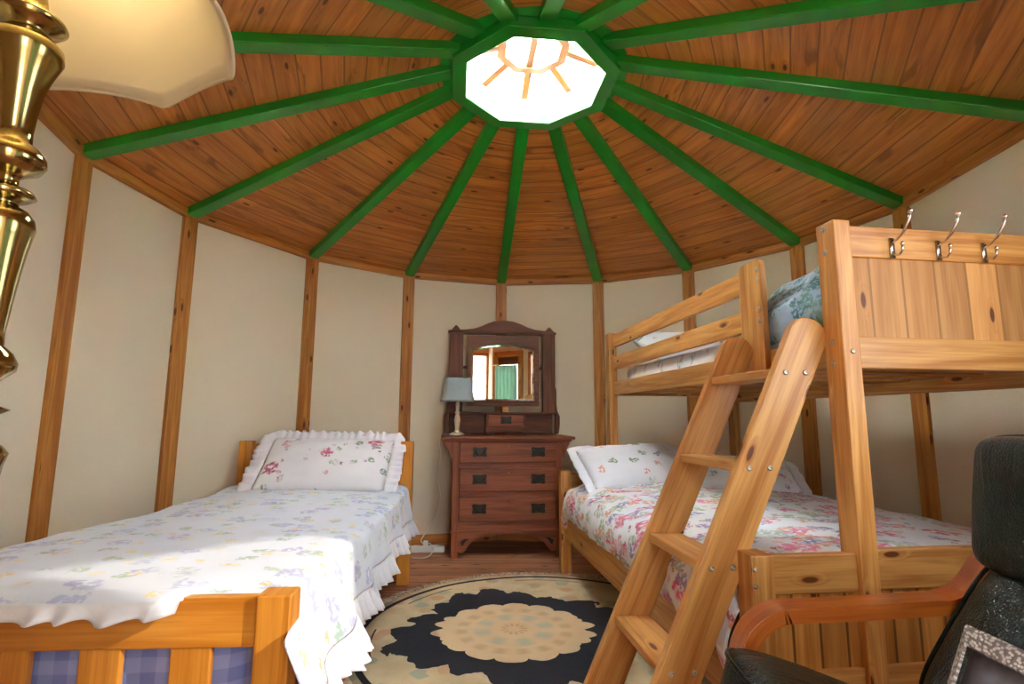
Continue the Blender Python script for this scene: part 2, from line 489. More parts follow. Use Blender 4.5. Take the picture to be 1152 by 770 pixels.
        return self
    def build(self, name, mat, parent=None, bevel=0.0, smooth=False, sub=0, solid=0.0, weld=False, solid_off=-1.0):
        if weld: bmesh.ops.remove_doubles(self.bm, verts=self.bm.verts, dist=1e-5)
        bmesh.ops.recalc_face_normals(self.bm, faces=self.bm.faces)
        me = bpy.data.meshes.new(name); self.bm.to_mesh(me); self.bm.free()
        me.materials.append(M[mat] if isinstance(mat, str) else mat)
        o = bpy.data.objects.new(name, me); COL.objects.link(o)
        if parent: o.parent = parent
        if smooth:
            for p in me.polygons: p.use_smooth = True
        if solid:
            m = o.modifiers.new('thickness', 'SOLIDIFY'); m.thickness = solid; m.offset = solid_off
        if bevel:
            m = o.modifiers.new('edge', 'BEVEL'); m.width = bevel; m.segments = 2; m.limit_method = 'ANGLE'
        if sub:
            m = o.modifiers.new('smooth', 'SUBSURF'); m.levels = sub; m.render_levels = sub
        return o

def thing(name, label, cat, loc=(0, 0, 0), rotz=0.0, group=None):
    o = bpy.data.objects.new(name, None); COL.objects.link(o)
    o.empty_display_size = 0.1
    o.location = loc; o.rotation_euler = (0, 0, rotz)
    return tag(o, label, cat, group)
def tag(o, label, cat, group=None):
    o['label'] = label; o['category'] = cat
    if group: o['group'] = group
    return o
def struct(o, label=None):
    o['kind'] = 'structure'
    if label: o['label'] = label
    return o
def recenter(o):
    """put a top-level mesh's origin at the middle of its base"""
    me = o.data
    xs = [v.co for v in me.vertices]
    c = Vector(((min(v.x for v in xs) + max(v.x for v in xs)) / 2, (min(v.y for v in xs) + max(v.y for v in xs)) / 2, min(v.z for v in xs)))
    me.transform(Matrix.Translation(-c)); o.location = o.location + c
    for ch in o.children: ch.data.transform(Matrix.Translation(-c))
    return o
def nz(x, y, z=0.0): return noise.noise(Vector((x, y, z)))
def sstep(a, b, x):
    t = max(0.0, min(1.0, (x - a) / (b - a))); return t * t * (3 - 2 * t)

# ------------------------------------------------------------------ the room
PHI = 0.1042; RW = 1.98; H = 2.049; HC = H + 0.042
RI = 0.3485; HR = 2.5453
DA = [0.07, 2.19, -1.06, -0.9, -0.76, -1.69, -0.13, -0.74, 2.09] + [0] * 7
ANG = [PHI + math.radians(90 + (4 - i) * 22.5 + DA[i]) for i in range(16)]
COR = [Vector((RW * math.cos(a), RW * math.sin(a), 0)) for a in ANG]      # posts of the round wall, left to right
DIAG_A = Vector((1.9, -1.25, 0)); DIAG_B = Vector((0.6, -2.55, 0))
BAY_R = Vector((0.6, -2.9, 0)); BAY_L = Vector((-1.3, -2.9, 0)); BAY_L2 = Vector((-1.3, -1.75, 0)); LEFT_F = Vector((-1.63, -1.30, 0))

def wall_strip(name, pts, z0, z1, th=0.05):
    """a wall following pts (clockwise seen from above, so the outside is on the left)"""
    b = MB(); n = len(pts)
    outs = []
    for i, p in enumerate(pts):
        ns = []
        for (q0, q1) in ((i - 1, i), (i, i + 1)):
            if q0 >= 0 and q1 < n:
                d = (pts[q1] - pts[q0]).normalized(); ns.append(Vector((-d.y, d.x, 0)))
        nn = sum(ns, Vector()).normalized(); k = th / max(0.5, nn.dot(ns[0]))
        outs.append(p + nn * k)
    u = 0.0
    for i in range(n - 1):
        L = (pts[i + 1] - pts[i]).length
        for (P0, P1) in ((pts[i], pts[i + 1]), (outs[i], outs[i + 1])):
            v = [b.bm.verts.new(P0 + Vector((0, 0, z0))), b.bm.verts.new(P1 + Vector((0, 0, z0))), b.bm.verts.new(P1 + Vector((0, 0, z1))), b.bm.verts.new(P0 + Vector((0, 0, z1)))]
            b.face(v, [(u, z0), (u + L, z0), (u + L, z1), (u, z1)])
        for z in (z0, z1):
            v = [b.bm.verts.new(q + Vector((0, 0, z))) for q in (pts[i], pts[i + 1], outs[i + 1], outs[i])]
            b.face(v)
        u += L
    for p, q in ((pts[0], outs[0]), (pts[-1], outs[-1])):
        b.face([b.bm.verts.new(p + Vector((0, 0, z0))), b.bm.verts.new(q + Vector((0, 0, z0))), b.bm.verts.new(q + Vector((0, 0, z1))), b.bm.verts.new(p + Vector((0, 0, z1)))])
    return struct(b.build(name, 'wall', weld=True))

wall_strip('wall_left', [LEFT_F, COR[0], COR[1], COR[2], COR[3]], 0, HC + 0.03)
wall_strip('wall_back', [COR[3], COR[4], COR[5]], 0, HC + 0.03)
wall_strip('wall_right', [COR[5], COR[6], COR[7], COR[8], COR[9], DIAG_A], 0, HC + 0.03)
# front right diagonal wall: clear window (sun) and the curtained glazed door
def along(t): return DIAG_A + (DIAG_B - DIAG_A) * t
WA, WB = 0.17, 0.64          # clear window, added so the sun patch falls on the bed
CA, CB = 0.69, 0.985         # curtained door
def panel(name, a, b, z0, z1): return wall_strip(name, [a, b], z0, z1)
panel('wall_front_right', DIAG_A, along(WA), 0, HC + 0.03)
panel('wall_front_right_sill', along(WA), along(WB), 0, 0.95)
panel('wall_front_right_head', along(WA), along(WB), 1.95, HC + 0.03)
panel('wall_front_right_pier', along(WB), along(CA), 0, HC + 0.03)
panel('wall_front_right_lintel', along(CA), along(CB), 1.98, HC + 0.03)
panel('wall_bay_right', along(CB), DIAG_B, 0, HC + 0.03)
panel('wall_bay_return', DIAG_B, BAY_R, 0, HC + 0.03)
DX0, DX1 = 0.0, 0.58
panel('wall_front', Vector((DX0, -2.9, 0)), BAY_L, 0, HC + 0.03)
panel('wall_front_lintel', BAY_R, Vector((DX0, -2.9, 0)), 2.0, HC + 0.03)
wall_strip('wall_bay_left', [BAY_L, BAY_L2, LEFT_F], 0, HC + 0.03)

# floor
b = MB(); b.box((0, -0.5, -0.03), (4.6, 5.4, 0.06), None, 0)
struct(b.build('floor', 'floor'))
b = MB(); b.box((0, 0, -0.11), (30, 30, 0.08), None, 0)
struct(b.build('ground_outside', 'ground'))

# ceiling: sixteen boarded facets + flat bay ceiling
b = MB()
RO = 0.415; ZO = HR + 0.064
TOP = [Vector((RO * math.cos(a), RO * math.sin(a), ZO)) for a in ANG]
for i in range(16):
    j = (i + 1) % 16
    A0 = COR[i] + Vector((0, 0, HC)); A1 = COR[j] + Vector((0, 0, HC)); T0, T1 = TOP[i], TOP[j]
    ex = (A1 - A0).normalized(); mid = (A0 + A1) / 2; ey = ((T0 + T1) / 2 - mid); ey = (ey - ex * ey.dot(ex)).normalized()
    off = 17.0 * i
    uvs = [(off + (p - mid).dot(ex), 0.983 * (i + 1) * 3 + (p - mid).dot(ey)) for p in (A0, A1, T1, T0)]
    up = Vector((0, 0, 0.04))
    v = [b.bm.verts.new(p) for p in (A0, A1, T1, T0)]; b.face(v, uvs)
    w = [b.bm.verts.new(p + up) for p in (A0, A1, T1, T0)]; b.face(w[::-1], uvs[::-1])
    b.face([v[3], v[2], w[2], w[3]]); b.face([v[0], v[1], w[1], w[0]])
struct(b.build('ceiling', 'ceil'))
b = MB()
bay = [COR[9], DIAG_A, DIAG_B, BAY_R, BAY_L, BAY_L2, LEFT_F, COR[0]] + [COR[k] for k in (15, 14, 13, 12, 11, 10)]
b.prism([(p.x, p.y) for p in bay], lambda x, y: Vector((x, y, HC)), lambda x, y: Vector((x, y, HC + 0.04)))
struct(b.build('ceiling_bay', 'ceil'))

# pine posts over the wall joints, wall plate under the ceiling, skirting
for i in range(0, 10):
    p = COR[i]; r = p.normalized(); tdir = Vector((-r.y, r.x, 0))
    R = Matrix((tdir, r, Vector((0, 0, 1)))).transposed()
    b = MB(); b.box(p - r * 0.012 + Vector((0, 0, H / 2)), (0.088, 0.034, H), R, 2)
    struct(b.build('trim_%d' % (i + 1), 'post', bevel=0.003))
k = 11
for i in range(0, 9):
    d = (COR[i + 1] - COR[i]).normalized(); inn = Vector((d.y, -d.x, 0))
    if inn.dot(COR[i]) > 0: inn = -inn
    b = MB(); b.beam(COR[i] + inn * 0.012 + Vector((0, 0, H + 0.019)), COR[i + 1] + inn * 0.012 + Vector((0, 0, H + 0.019)), 0.03, 0.048)
    struct(b.build('trim_%d' % k, 'post')); k += 1
b = MB(); d = (COR[0] - LEFT_F).normalized()
b.beam(LEFT_F + Vector((0.012, 0.004, H + 0.019)), COR[0] + Vector((0.012, 0.004, H + 0.019)), 0.03, 0.048)
struct(b.build('trim_%d' % k, 'post'))
for nm, idx in (('left', (0, 3)), ('back', (3, 5)), ('right', (5, 9))):
    b = MB()
    for i in range(*idx):
        d = (COR[i + 1] - COR[i]).normalized(); inn = Vector((d.y, -d.x, 0))
        if inn.dot(COR[i]) > 0: inn = -inn
        b.beam(COR[i] + inn * 0.012 + Vector((0, 0, 0.035)), COR[i + 1] + inn * 0.012 + Vector((0, 0, 0.035)), 0.022, 0.07)
    struct(b.build('baseboard_' + nm, 'post'))

# rafters
RAFTER_LABEL = [
    'green rafter whose foot meets the wall post nearest the brass floor lamp',
    'green rafter landing on the post left of the single bed headboard',
    'green rafter landing on the post behind the single bed pillow',
    'green rafter landing on the post between single bed and dresser',
    'green rafter running down to the post right behind the dresser mirror',
    'green rafter landing on the post beside the far end of the bunk bed',
    'green rafter landing on the post behind the upper bunk guard rails',
    'green rafter landing on the post above the blue bunk pillow',
    'green rafter landing on the post just above the first coat hook',
    'green rafter running to the right edge, lower of the two there',
    'green rafter running to the right edge, upper of the two there',
    'short green rafter rising from the ring toward the top right',
    'short green rafter directly above the skylight, right one of the middle pair',
    'short green rafter directly above the skylight, left one of the middle pair',
    'short green rafter rising from the ring toward the top left',
    'green rafter disappearing behind the cream shade of the floor lamp']
for i in range(16):
    a = ANG[i]; r = Vector((math.cos(a), math.sin(a), 0))
    q0 = r * (RW - 0.005) + Vector((0, 0, H + 0.024)); q1 = r * (RI + 0.055) + Vector((0, 0, HR + 0.048))
    b = MB(); b.beam(q0, q1, 0.072, 0.046)
    o = b.build('roof_rafter', 'green', bevel=0.004)
    tag(o, RAFTER_LABEL[i], 'rafter', 'green roof rafters')
    c = (q0 + q1) / 2
    o.data.transform(Matrix.Translation(-c)); o.location = c

# octagonal ring round the skylight
def octo(r, z, ph=0.0): return [Vector((r * math.cos(PHI + ph + math.radians(-112.5 + 45 * k)), r * math.sin(PHI + ph + math.radians(-112.5 + 45 * k)), z)) for k in range(8)]
def octring(b, r0, r1, z0, z1):
    L = [octo(r0, z0), octo(r1, z0), octo(r1, z1), octo(r0, z1)]
    V = [[b.bm.verts.new(p) for p in q] for q in L]
    for s in range(4):
        for k in range(8):
            k2 = (k + 1) % 8; s2 = (s + 1) % 4
            b.face([V[s][k], V[s][k2], V[s2][k2], V[s2][k]], [(k, s), (k + 1, s), (k + 1, s + 1), (k, s + 1)])
b = MB(); octring(b, RI, RI + 0.072, HR, HR + 0.05); octring(b, RI + 0.055, RI + 0.15, HR + 0.0499, HR + 0.11)
o = b.build('skylight_ring', 'green', bevel=0.003)
tag(o, 'green painted octagonal ring around the skylight where all rafters meet', 'ring')
c = Vector((0, 0, HR)); o.data.transform(Matrix.Translation(-c)); o.location = c

# roof lantern over the ring
sky = struct(bpy.data.objects.new('window_1', None)); COL.objects.link(sky); sky.location = (0, 0, HR + 0.05)
def loc8(r, z): return octo(r, z)
b = MB(); octring(b, RI + 0.0, RI + 0.055, 0.0, 0.085)
b.build('upstand', 'white_paint', sky)
ZA, ZB, RT = 0.095, 0.155, 0.165
b = MB(); octring(b, RT - 0.022, RT + 0.022, ZB - 0.02, ZB + 0.02); b.build('top_ring', 'lantern', sky)
for k in range(8):
    b = MB(); b.beam(octo(RI * 0.924 + 0.02, ZA, PI / 8)[k], octo(RT * 0.93, ZB, PI / 8)[k], 0.036, 0.03); b.build('glazing_bar', 'lantern', sky)
b = MB(); a0 = octo(RT * 0.93, ZB + 0.005, PI / 8); b.beam(a0[0], a0[4], 0.034, 0.03); b.build('cross_bar', 'lantern', sky)
b = MB()
lo = octo(RI + 0.045, ZA - 0.012); hi = octo(RT, ZB + 0.022)
LV = [b.bm.verts.new(p) for p in lo]; HV = [b.bm.verts.new(p) for p in hi]
for k in range(8): b.face([LV[k], LV[(k + 1) % 8], HV[(k + 1) % 8], HV[k]])
b.face(HV)
b.build('pane', 'dome', sky, solid=0.004)

# window added for the sun patch; curtained door and open doorway mirrored in the dresser
def frame_in(name, t0, t1, z0, z1, bars=1, w=0.05):
    e = struct(bpy.data.objects.new(name, None)); COL.objects.link(e)
    p0, p1 = along(t0), along(t1); d = (p1 - p0).normalized(); n = Vector((-d.y, d.x, 0)); base = (p0 + p1) / 2 + Vector((0, 0, z0)); L = (p1 - p0).length
    e.location = base
    R = Matrix((d, n, Vector((0, 0, 1)))).transposed(); hh = z1 - z0
    def bx(c, s, ax=None):
        b.box(R @ Vector(c), s, R, ax)
    b = MB()
    for s in (-1, 1): bx((s * (L / 2 - w / 2), 0.02, hh / 2), (w, 0.07, hh))
    bx((0, 0.02, w / 2), (L, 0.07, w)); bx((0, 0.02, hh - w / 2), (L, 0.07, w))
    for q in range(bars): bx((-L / 2 + L * (q + 1) / (bars + 1), 0.02, hh / 2), (0.035, 0.05, hh))
    b.build('frame', 'post', e, bevel=0.003)
    b = MB(); bx((0, 0.03, hh / 2), (L - 0.06, 0.004, hh - 0.06)); b.build('pane', 'glass', e)
    return e, R, base, L
frame_in('window_2', WA, WB, 0.95, 1.95, 0)
e, R, base, L = frame_in('door_1', CA, CB, 0.0, 1.98, 0, 0.09)
b = MB(); b.box(R @ Vector((0, 0.02, 0.45)), (L - 0.17, 0.05, 0.72), R, 2); b.build('lower_panel', 'post', e)
b = MB(); b.box(R @ Vector((0, 0.02, 1.84)), (L - 0.17, 0.05, 0.12), R, 0); b.build('top_panel', 'dark_oak', e)
# green curtain on its rail, inside the glazed door
cu = thing('curtain', 'pale green curtain across the glazed door, seen in the dresser mirror', 'curtain', base + R @ Vector((0, -0.07, 0)), math.atan2(R[1][0], R[0][0]))
b = MB()
b.grid(lambda s, t: Vector(((s - 0.5) * (L - 0.14), 0.022 * math.sin(s * 38 + 0.6 * math.sin(t * 4)) * (0.6 + 0.4 * t), 0.35 + 1.40 * (1 - t))), 90, 10)
b.build('cloth', 'curtain', cu, smooth=True, solid=0.002)
b = MB(); b.tube([(-L / 2 + 0.02, 0, 1.765), (L / 2 - 0.02, 0, 1.765)], 0.009); b.build('rail', 'brass', cu, smooth=True)
e = struct(bpy.data.objects.new('door_2', None)); COL.objects.link(e); e.location = (0, -2.9, 0)
for nm, c, s in (('jamb', (DX0 + 0.02, -0.02, 1.0), (0.05, 0.1, 2.0)), ('jamb', (DX1 + 0.01, -0.02, 1.0), (0.05, 0.1, 2.0)), ('head', ((DX0 + DX1) / 2, -0.02, 1.98), (DX1 - DX0, 0.1, 0.05))):
    b = MB(); b.box(c, s); b.build(nm, 'post', e, bevel=0.003)

# ------------------------------------------------------------------ soft goods
def pillow_shape(w, h, t, seed, wr=0.008, n=26, pinch=0.05, sag=0.0):
    b = MB()
    for sg in (1, -1):
        def fn(i, j):
            s, q = i * 2 - 1, j * 2 - 1
            x = s * w / 2 * (1 - pinch * (1 - q * q) * 0.0 + -pinch * (1 - abs(q)) * abs(s) * 0.6)
            y = q * h / 2 * (1 - pinch * (1 - abs(s)) * 0.6)
            e = max(0.0, (1 - abs(s) ** 2.6) * (1 - abs(q) ** 2.6)) ** 0.62
            z = sg * t / 2 * e
            z += wr * e ** 0.5 * (nz(s * 2.2 + seed, q * 2.2, sg) * 1.2 + 0.6 * nz(s * 5 + seed, q * 5, sg + 3))
            z -= sag * (1 - s * s) * 0.0
            return Vector((x, y, z))
        b.grid(fn, n, n, lambda i, j: (i * w + seed * 1.7, j * h + seed))
    bmesh.ops.remove_doubles(b.bm, verts=b.bm.verts, dist=1e-4)
    return b
def frill_shape(w, h, wid, seed, waves=46, amp=0.012):
    b = MB(); N = 360
    per = 2 * (w + h)
    def edge(p):
        d = (p % 1.0) * per
        if d < w: return Vector((-w / 2 + d, -h / 2, 0)), Vector((0, -1, 0))
        d -= w
        if d < h: return Vector((w / 2, -h / 2 + d, 0)), Vector((1, 0, 0))
        d -= h
        if d < w: return Vector((w / 2 - d, h / 2, 0)), Vector((0, 1, 0))
        d -= w
        return Vector((-w / 2, h / 2 - d, 0)), Vector((-1, 0, 0))
    def fn(i, j):
        p, o = edge(i)
        # round the corner direction
        q, o2 = edge(i + 0.012); q, o3 = edge(i - 0.012)
        o = (o + o2 + o3).normalized()
        k = j
        wv = math.sin(i * 2 * PI * waves + 5 * nz(i * 18, seed)) * amp * k * (0.7 + 0.8 * nz(i * 25, seed + 2))
        out = wid * k * (1 + 0.18 * nz(i * 40, seed + 5))
        return p * 0.985 + o * out + Vector((0, 0, wv + 0.008 * k * nz(i * 14, seed + 9)))
    b.grid(fn, N, 4, lambda i, j: (i * per, j * wid), wrap=True)
    return b
def place(o, loc, R): o.matrix_world = Matrix.Translation(loc) @ R.to_4x4()
def pillow(name, label, w, h, t, loc, R, mat, seed, frill=None, fmat='ruffle', amp=0.012, wr=0.008, waves=46, group=None):
    o = pillow_shape(w, h, t, seed, wr).build(name, mat, smooth=True)
    tag(o, label, 'pillow', group)
    if frill: frill_shape(w, h, frill, seed, waves, amp).build('frill', fmat, o, smooth=True, solid=0.003, solid_off=0)
    o.location = loc; o.rotation_euler = R.to_euler()
    return o
def rot(x=0, y=0, z=0, base=0.0):
    return Matrix.Rotation(base + math.radians(z), 3, 'Z') @ Matrix.Rotation(math.radians(y), 3, 'Y') @ Matrix.Rotation(math.radians(x), 3, 'X')

# ------------------------------------------------------------------ single bed on the left
TL = math.atan2(0.117, 2.046)                 # the bed's turn
BL = (-0.677, 0.880, 0)
# local frame: x to the right (0 = right outer edge, -1.0 left), y toward the head (0 = head, -2.07 = foot)
bed = thing('single_bed', 'honey pine single bed with slatted footboard along the left wall', 'bed', BL, TL)
BW, FY = 1.0, -2.09
for x in (-0.036, -BW + 0.036):
    b = MB(); b.box((x, -0.03, 0.403), (0.072, 0.06, 0.806)); b.build('head_post', 'honey', bed, bevel=0.004)
    b = MB(); b.box((x, FY + 0.03, 0.29), (0.072, 0.062, 0.58)); b.build('foot_post', 'honey', bed, bevel=0.004)
for z, hh in ((0.735, 0.11), (0.56, 0.09), (0.40, 0.09)):
    b = MB(); b.box((-BW / 2, -0.03, z), (BW - 0.14, 0.024, hh)); b.build('head_rail', 'honey', bed, bevel=0.003)
b = MB(); b.box((-BW / 2, FY + 0.028, 0.523), (BW - 0.14, 0.026, 0.100)); b.build('foot_rail', 'honey', bed, bevel=0.003)
b = MB(); b.box((-BW / 2, FY + 0.028, 0.14), (BW - 0.14, 0.026, 0.08)); b.build('foot_rail', 'honey', bed, bevel=0.003)
for x in (-0.205, -0.385, -0.565, -0.745):
    b = MB(); b.box((x, FY + 0.028, 0.325), (0.082, 0.018, 0.30)); b.build('slat', 'honey', bed, bevel=0.003)
for x in (-0.05, -BW + 0.05):
    b = MB(); b.box((x, (FY) / 2, 0.26), (0.022, -FY - 0.12, 0.11)); b.build('side_rail', 'honey', bed, bevel=0.003)
b = MB(); b.box((-BW / 2, FY / 2, 0.265), (BW - 0.13, -FY - 0.13, 0.018), None, 0); b.build('base_board', 'honey', bed)

def rounded_slab(x0, x1, y0, y1, z0, z1, p=6.0, n=24, seed=0, wr=0.0, uvs=1.0):
    b = MB(); cx, cy, cz = (x0 + x1) / 2, (y0 + y1) / 2, (z0 + z1) / 2
    hx, hy, hz = (x1 - x0) / 2, (y1 - y0) / 2, (z1 - z0) / 2
    def sp(a, e): return math.copysign(abs(a) ** e, a)
    def fn(i, j):
        th = i * 2 * PI; ph = (j - 0.5) * PI
        e1, e2 = 2 / p, 2 / p
        q = Vector((sp(math.cos(ph), e1) * sp(math.cos(th), e2), sp(math.cos(ph), e1) * sp(math.sin(th), e2), sp(math.sin(ph), e1)))
        w = 1 + wr * nz(q.x * 2 + seed, q.y * 2, q.z * 2 + seed)
        return Vector((cx + hx * q.x * w, cy + hy * q.y * w, cz + hz * q.z * w))
    b.grid(fn, n * 2, n, lambda i, j: (lambda q: (q.x + 0.8 * q.z, q.y + 0.4 * q.z))(fn(i, j)), wrap=True)
    bmesh.ops.remove_doubles(b.bm, verts=b.bm.verts, dist=1e-4)
    return b
o = rounded_slab(-BW + 0.075, -0.075, FY + 0.075, -0.075, 0.276, 0.50, 9).build('mattress', 'check', smooth=True)
o.location = BL; o.rotation_euler = (0, 0, TL)
tag(o, 'blue checked mattress showing between the footboard slats of the single bed', 'mattress')

# duvet: top sheet with both sides hanging
def left_duvet():
    xl, xr = -BW - 0.015, -0.01
    nu, nv = 110, 120
    dropL, dropR = 0.10, 0.175
    total = dropL + (xr - xl) + dropR
    ytop = -0.12
    def pt(s, t):
        # s along the length (0 head .. 1 foot), t across (0 left hem .. 1 right hem)
        d = t * total
        foot = FY - 0.045
        y = ytop + (foot - ytop) * s
        # soft shoulders
        wob = nz(s * 6 + 2, t * 3) * 0.012 + nz(s * 15, t * 9 + 4) * 0.005
        ztop = 0.548 + 0.016 * math.sin(PI * min(1, max(0, (d - dropL) / (xr - xl)))) + wob
        ztop += 0.012 * sstep(0.12, 0.0, s) + 0.026 * sstep(0.45, 0.95, s)
        if d < dropL:
            k = (dropL - d); x = xl - 0.012 * math.sin(k * 20) * 0.4; z = 0.548 + wob - k * 0.95
        elif d > total - dropR:
            k = d - (total - dropR); q = k / dropR
            grow = 1.0
            flare = 0.02 * q + sstep(0.55, 1.0, s) * 0.045 * q + 0.018 * q * math.sin(s * 34 + 2 * nz(s * 9, 1))
            x = xr + flare
            z = 0.548 + wob - k * (0.96)
        else:
            x = xl + (d - dropL); z = ztop
        # rounded shoulder
        for e, sgn in ((dropL, 1), (total - dropR, -1)):
            dd = abs(d - e)
            if dd < 0.05:
                z -= 0.016 * (1 - dd / 0.05) ** 2
        # foot end: drops over the foot rail on the left, is tucked inside near the right post
        if s > 0.93:
            q = (s - 0.93) / 0.07
            inside = sstep(-0.25, -0.20, x) * (1 - sstep(-0.02, 0.01, x))
            z += (0.588 - z) * 0.9 * sstep(0, 0.5, q) * (1 - inside) * (1 if dropL < d < total - dropR else 0)
            y += inside * 0.115 * q
            z -= inside * 0.02 * q
            z -= (1 - inside) * 0.012 * sstep(0.7, 1.0, q) * (1 if dropL < d < total - dropR else 0)
        return Vector((x, y, z))
    return pt, nu, nv, total, dropR, dropL
pt, nu, nv, tot, dropR, dropL = left_duvet()
b = MB(); b.grid(pt, nu, nv, lambda s, t: (s * 2.0 + 3, t * tot))
duv = b.build('duvet', 'duvet_left', smooth=True, solid=0.008, sub=1)
duv.location = BL; duv.rotation_euler = (0, 0, TL)
tag(duv, 'white duvet with pale sprig pattern and frilled hem on the single bed', 'duvet')
# frill down the right side and across the foot
b = MB()
def fr_side(s, t):
    s0 = 0.03 + s * 0.97
    p = pt(s0, 1.0); q = pt(s0, 0.985); d = (p - q).normalized()
    ph = s * 2 * PI * 44 + 3 * nz(s * 25, 3)
    return p + d * (0.075 * t * (1 + 0.25 * nz(s * 30, 7))) + Vector((0.014 * math.sin(ph) * t + 0.012 * t, 0, -0.004 * t))
b.grid(fr_side, 420, 4, lambda s, t: (s * 2, t * 0.07))
b.build('frill', 'frill_left', duv, smooth=True, solid=0.003, solid_off=0)
b = MB()
tA, tB = dropL / tot, (tot - dropR - 0.215) / tot
def fr_foot(s, t):
    tt = tA * 0.2 + (tB - tA * 0.2) * s
    p = pt(1.0, tt)
    ph = s * 2 * PI * 11.5 + 2.5 * nz(s * 9, 11)
    return p + Vector((0.0, -0.008 - 0.022 * t - 0.011 * math.sin(ph) * t, -(0.034 - 0.007 * abs(math.sin(ph / 2))) * t * (1 + 0.35 * nz(s * 14, 2)) + 0.010))
b.grid(fr_foot, 240, 5, lambda s, t: (s, t * 0.06))
b.build('frill', 'frill_left', duv, smooth=True, solid=0.003, solid_off=0)

pillow('pillow', 'white frilled pillow with pink rose sprays against the single bed headboard', 0.70, 0.38, 0.15,
       Vector(BL) + Matrix.Rotation(TL, 3, 'Z') @ Vector((-0.46, -0.19, 0.685)), rot(42, 1, 0, TL), 'pillow_rose', 1.3, 0.075, amp=0.014)

# ------------------------------------------------------------------ bunk bed on the right
TH = math.radians(7.0)
BA = Vector((0.252, 1.11, 0))
RB = Matrix.Rotation(TH, 3, 'Z')
def BP(u, v, z): return BA + RB @ Vector((v, -u, z))       # u toward the foot, v to the right
bunk = thing('bunk_bed', 'pine bunk bed with a narrow upper bed over a wide lower bed', 'bed', BA, TH)
LU, VW = 2.11, 1.20
def bpart(name, u0, u1, v0, v1, z0, z1, mat='bunk', ax=None, bevel=0.004, parent=None):
    b = MB(); b.box(((v0 + v1) / 2, -(u0 + u1) / 2, (z0 + z1) / 2), (v1 - v0, u1 - u0, z1 - z0), None, ax)
    return b.build(name, mat, parent or bunk, bevel=bevel)
bpart('short_post', -0.033, 0.033, -0.033, 0.033, 0, 0.617)
bpart('short_post', LU - 0.075, LU, -0.004, 0.058, 0, 0.608)
bpart('tall_post', -0.033, 0.033, 0.295, 0.352, 0, 1.51)
bpart('tall_post', LU - 0.072, LU, 0.298, 0.351, 0, 1.512)
bpart('tall_post', -0.033, 0.033, VW - 0.05, VW, 0, 1.51)
bpart('tall_post', LU - 0.072, LU, VW - 0.05, VW, 0, 1.51)
# lower bed
bpart('lower_side_rail', 0.033, LU - 0.07, -0.008, 0.018, 0.205, 0.345)
bpart('lower_side_rail', 0.033, LU - 0.07, VW - 0.03, VW - 0.005, 0.205, 0.345)
bpart('lower_base', 0.05, LU - 0.08, 0.02, VW - 0.03, 0.27, 0.288, 'bunk', 0, 0)
bpart('lower_head_rail', -0.012, 0.012, 0.033, 0.295, 0.50, 0.60)
bpart('lower_head_rail', -0.012, 0.012, 0.352, VW - 0.05, 0.50, 0.60)
bpart('lower_head_boards', -0.008, 0.008, 0.033, VW - 0.05, 0.22, 0.50, 'foot_board', 2, 0)
bpart('lower_foot_rail', LU - 0.04, LU - 0.012, 0.058, 0.298, 0.507, 0.604)
bpart('lower_foot_rail', LU - 0.04, LU - 0.012, 0.351, VW - 0.05, 0.511, 0.612)
bpart('lower_foot_boards', LU - 0.036, LU - 0.022, 0.058, 0.298, 0.325, 0.507, 'foot_board', 2, 0)
bpart('lower_foot_boards', LU - 0.036, LU - 0.022, 0.351, VW - 0.05, 0.325, 0.511, 'foot_board', 2, 0)
bpart('lower_foot_bottom_rail', LU - 0.04, LU - 0.012, 0.058, 0.298, 0.22, 0.325)
bpart('lower_foot_bottom_rail', LU - 0.04, LU - 0.012, 0.351, VW - 0.05, 0.22, 0.328)
# upper bed
bpart('upper_side_rail', 0.033, LU - 0.072, 0.325, 0.350, 1.098, 1.186)
bpart('upper_side_rail', 0.033, LU - 0.072, VW - 0.028, VW - 0.004, 1.06, 1.186)
bpart('upper_head_rail', -0.012, 0.012, 0.352, VW - 0.05, 1.098, 1.19)
bpart('guard_rail', 0.0, 1.70, 0.327, 0.349, 1.415, 1.500)
bpart('guard_rail', 0.0, 1.70, 0.327, 0.349, 1.268, 1.350)
def rounded_post(b, half, z0, z1, y0, y1, r=0.03):
    pts = [(-half, z0), (half, z0)]
    for k in range(7):
        a = k / 6 * PI / 2; pts.append((half - r + r * math.cos(a), z1 - r + r * math.sin(a)))
    for k in range(7):
        a = PI / 2 + k / 6 * PI / 2; pts.append((-half + r + r * math.cos(a), z1 - r + r * math.sin(a)))
    return pts
b = MB()
b.prism(rounded_post(None, 0.068, 1.09, 1.512, 0, 0), lambda x, z: Vector((0.303, -1.675 + x, z)), lambda x, z: Vector((0.326, -1.675 + x, z)), 1)
b.build('guard_post', 'bunk', bunk, bevel=0.003)
bpart('upper_foot_top_rail', LU - 0.04, LU - 0.012, 0.351, VW - 0.05, 1.408, 1.500)
bpart('upper_foot_boards', LU - 0.036, LU - 0.020, 0.351, VW - 0.05, 1.178, 1.408, 'bunk_board', 2, 0)
bpart('upper_foot_bottom_rail', LU - 0.04, LU - 0.012, 0.351, VW - 0.05, 1.090, 1.178)
for q in range(13):
    u = 0.10 + q * 0.155
    bpart('bed_slat', u, u + 0.07, 0.350, VW - 0.03, 1.112, 1.128, 'bunk', 0, 0)
